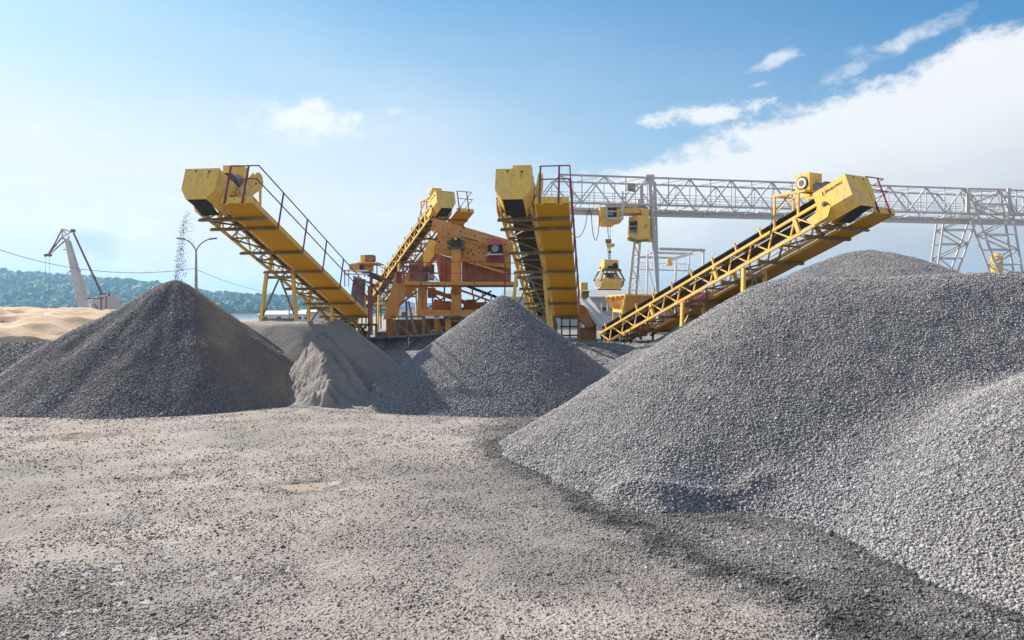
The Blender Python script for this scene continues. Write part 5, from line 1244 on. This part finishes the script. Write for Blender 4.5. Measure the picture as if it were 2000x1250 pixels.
hb('machine_frame', 'crane_red', [((880, 945), (960, 940), 14, 14), ((730, 1005), (940, 1000), 9, 9), ((1008, 930), (1008, 975), 12, 12), ((905, 1000), (905, 1060), 10, 10), ((820, 1080), (900, 1200), 8, 8), ((970, 980), (970, 1240), 8, 8), ((905, 1200), (905, 1060), 8, 8)])
mb = MB(); z = hc0; mb.tube((hcw(860, 1200).x, 152, 0), tuple(hcw(860, 1150, 2)), 3.0, 2.4, 12); mb.build('portal_base', M['crane_pink'], hc, off=hc0)

# ------------------------------------------------------------------ air
mh_ = bpy.data.materials.new('pale_air'); mh_.use_nodes = True; hn = mh_.node_tree; hn.nodes.clear()
ho_ = hn.nodes.new('ShaderNodeOutputMaterial'); pv = hn.nodes.new('ShaderNodeVolumePrincipled'); hn.links.new(pv.outputs[0], ho_.inputs['Volume'])
pv.inputs['Color'].default_value = (0.34, 0.68, 1.0, 1); pv.inputs['Density'].default_value = 0.0003; pv.inputs['Anisotropy'].default_value = 0.3
mb = MB(); mb.box((-3200, -3200, -4), (3200, 3200, 150)); hz_ = mb.build('haze', mh_); tag(hz_, 'pale blue haze lying over the far hill', None, None, 'stuff')

# ------------------------------------------------------------------ light, sky, camera
AZ, EL = R(57), R(36.5)
sunv = Vector((-math.sin(AZ) * math.cos(EL), math.cos(AZ) * math.cos(EL), math.sin(EL)))
ld = bpy.data.lights.new('sun', 'SUN'); ld.energy = 5.0; ld.angle = R(0.5); ld.color = (1.0, 0.92, 0.80)
lo = bpy.data.objects.new('sun', ld); COL.objects.link(lo); lo.rotation_euler = sunv.to_track_quat('Z', 'Y').to_euler(); lo.location = (-30, 10, 40)

world = bpy.data.worlds.new('World'); scene.world = world; world.use_nodes = True
nt = world.node_tree; nt.nodes.clear()
out = nt.nodes.new('ShaderNodeOutputWorld'); bg = nt.nodes.new('ShaderNodeBackground'); nt.links.new(bg.outputs[0], out.inputs[0]); bg.inputs[1].default_value = 0.077
sky = nt.nodes.new('ShaderNodeTexSky'); sky.sky_type = 'NISHITA'; sky.sun_disc = False; sky.sun_elevation = EL; sky.sun_rotation = -AZ
sky.air_density = 1.0; sky.dust_density = 0.8; sky.ozone_density = 2.5
tc = nt.nodes.new('ShaderNodeTexCoord').outputs['Generated']
def dot(v):
    n = nt.nodes.new('ShaderNodeVectorMath'); n.operation = 'DOT_PRODUCT'; nt.links.new(tc, n.inputs[0]); n.inputs[1].default_value = v; return n.outputs['Value']
def pdir(px, py): return Vector(((px - 1000) / F, 1.0, (HY - py) / F)).normalized()
nA = noise(nt, tc, 5, 8, 0.6); nB = noise(nt, tc, 14, 8, 0.62); nC = noise(nt, tc, 3.0, 5, 0.55, (1, 1, 3.5)); nD = noise(nt, tc, 9, 7, 0.6, (1, 1, 2.0))
nE = noise(nt, tc, 22, 8, 0.68, (1, 1, 1.6))
def sub(a, b): return math_(nt, 'SUBTRACT', a, b)
# big bank of cloud on the right (below a slanting edge)
edge = dot((-0.36, -0.139, 1.0))
e2 = math_(nt, 'ADD', math_(nt, 'MULTIPLY', edge, -1.0), math_(nt, 'ADD', math_(nt, 'MULTIPLY', sub(nE, 0.5), 0.10), math_(nt, 'MULTIPLY', sub(nA, 0.5), 0.12)))
leftfade = smooth(nt, dot((1, -0.10, 0)), -0.06, 0.07)
bigm = math_(nt, 'MULTIPLY', smooth(nt, e2, -0.022, 0.012), leftfade)
depth = smooth(nt, math_(nt, 'ADD', math_(nt, 'MULTIPLY', edge, -1.0), math_(nt, 'MULTIPLY', sub(nA, 0.5), 0.16)), 0.05, 0.22)
white = (7.3, 7.3, 7.3); grey = (4.5, 4.55, 4.7)
bigc = mixc(nt, depth, white, mixc(nt, smooth(nt, nC, 0.35, 0.65), grey, (5.6, 5.65, 5.75)))
def blob(px, py, rx, ry, tilt=0.0, soft=0.6, amp=1.6, nz=None):
    c = pdir(px, py); e1 = Vector((c.y, -c.x, 0)).normalized(); e2_ = c.cross(e1) * -1
    if e2_.z < 0: e2_ = -e2_
    ct_, st_ = math.cos(R(tilt)), math.sin(R(tilt)); a = e1 * ct_ + e2_ * st_; b = e2_ * ct_ - e1 * st_
    def off(v, r):   # (d.v)/r with the centre at zero
        return math_(nt, 'DIVIDE', dot(tuple(v)), r / F)
    q = math_(nt, 'ADD', math_(nt, 'POWER', math_(nt, 'ABSOLUTE', off(a, rx)), 2.0), math_(nt, 'POWER', math_(nt, 'ABSOLUTE', off(b, ry)), 2.0))
    v = math_(nt, 'ADD', math_(nt, 'MULTIPLY', sub(1.0, q), 1.15), math_(nt, 'MULTIPLY', sub(nz or nE, 0.5), amp * 4))
    m = smooth(nt, v, 0.0, soft * 1.8)
    return math_(nt, 'MULTIPLY', m, smooth(nt, dot(tuple(c)), 0.7, 0.75))
sp_ = nt.nodes.new('ShaderNodeSeparateColor'); nt.links.new(sky.outputs[0], sp_.inputs[0])
cb_ = nt.nodes.new('ShaderNodeCombineColor')
nt.links.new(math_(nt, 'MULTIPLY', math_(nt, 'POWER', sp_.outputs[0], 1.5), 0.225), cb_.inputs[0])
nt.links.new(math_(nt, 'MULTIPLY', sp_.outputs[1], 0.865), cb_.inputs[1]); nt.links.new(math_(nt, 'MULTIPLY', math_(nt, 'POWER', sp_.outputs[2], 0.72), 1.62), cb_.inputs[2])
base_sky = cb_.outputs[0]
# thin bright veil low and towards the sun
veil_el = smooth(nt, dot((0, 0, 1)), 0.56, 0.02); veil_az = smooth(nt, dot((-0.95, 0.30, 0)), -0.55, 0.75)
veil = math_(nt, 'MULTIPLY', math_(nt, 'MULTIPLY', veil_el, veil_az), math_(nt, 'MULTIPLY_ADD', nC, 0.9, 0.55), clamp=True)
col = mixc(nt, math_(nt, 'MULTIPLY', veil, 1.18, clamp=True), base_sky, (6.75, 6.8, 6.9))
lowv = smooth(nt, dot((0, 0, 1)), 0.20, 0.0)
col = mixc(nt, math_(nt, 'MULTIPLY', lowv, math_(nt, 'MULTIPLY_ADD', veil_az, 0.42, 0.5)), col, (6.7, 6.85, 7.0))
def add(m, c, k=1.0):
    global col
    col = mixc(nt, math_(nt, 'MULTIPLY', m, k), col, c)
add(blob(80, 440, 300, 60, 0, 1.2, 1.9, nE), (7.6,7.55,7.5), 0.95); add(blob(480, 520, 260, 40, 0, 1.2, 1.9, nE), (7.6,7.55,7.5), 0.9); add(blob(130, 265, 90, 22, 0, 1.4, 1.7, nE), (7.4,7.4,7.4), 0.6)
add(blob(160, 478, 75, 30, 0, 1.0, 1.5, nD), (4.4,5.0,5.6), 0.75)
add(blob(270, 385, 190, 17, -6, 1.0, 1.3, nD), (7.0,7.0,7.0), 0.9)
add(blob(700, 418, 240, 14, -3, 1.0, 1.3, nD), (6.9,6.9,6.9), 0.85)
add(blob(606, 230, 125, 36, 5, 0.9, 1.5), white, 0.95); add(blob(575, 268, 70, 30, 0, 1.2, 1.6), white, 0.6); add(blob(672, 256, 75, 18, 0, 0.9, 1.5), white, 0.8)
add(blob(1380, 222, 125, 22, 4, 0.9, 1.5), white, 0.9); add(blob(1350, 228, 60, 26, 0, 1.2, 1.5), white, 0.5)
add(blob(1525, 116, 55, 14, 14, 1.0, 1.5), white, 0.7); add(blob(1755, 86, 135, 17, 20, 1.2, 1.5), white, 0.6); add(blob(1700, 100, 55, 13, 0, 1.2, 1.5), white, 0.5)
add(blob(1488, 163, 22, 6, 8, 1.0, 1.2), white, 0.5); add(blob(1185, 335, 48, 15, 0, 0.9, 1.4), white, 0.8); add(blob(765, 217, 30, 8, 0, 1.2, 1.4), white, 0.5)
add(bigm, bigc, 0.97)
# unseen broken cloud added behind the viewer as fill for shaded camera-facing sides
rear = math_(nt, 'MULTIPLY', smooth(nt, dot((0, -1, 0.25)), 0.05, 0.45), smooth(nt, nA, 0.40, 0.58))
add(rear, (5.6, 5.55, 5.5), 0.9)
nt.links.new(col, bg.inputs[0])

cam = bpy.data.cameras.new('camera'); cam.sensor_width = 36; cam.lens = 36 * F / 2000; cam.shift_y = -(625 - HY) / 2000; cam.clip_end = 20000; cam.clip_start = 0.05
co = bpy.data.objects.new('camera', cam); COL.objects.link(co); co.location = (0, 0, H); co.rotation_euler = (R(90), 0, 0); scene.camera = co
scene.view_settings.view_transform = 'Standard'; scene.view_settings.look = 'None'; scene.view_settings.exposure = 0.84; scene.view_settings.gamma = 1
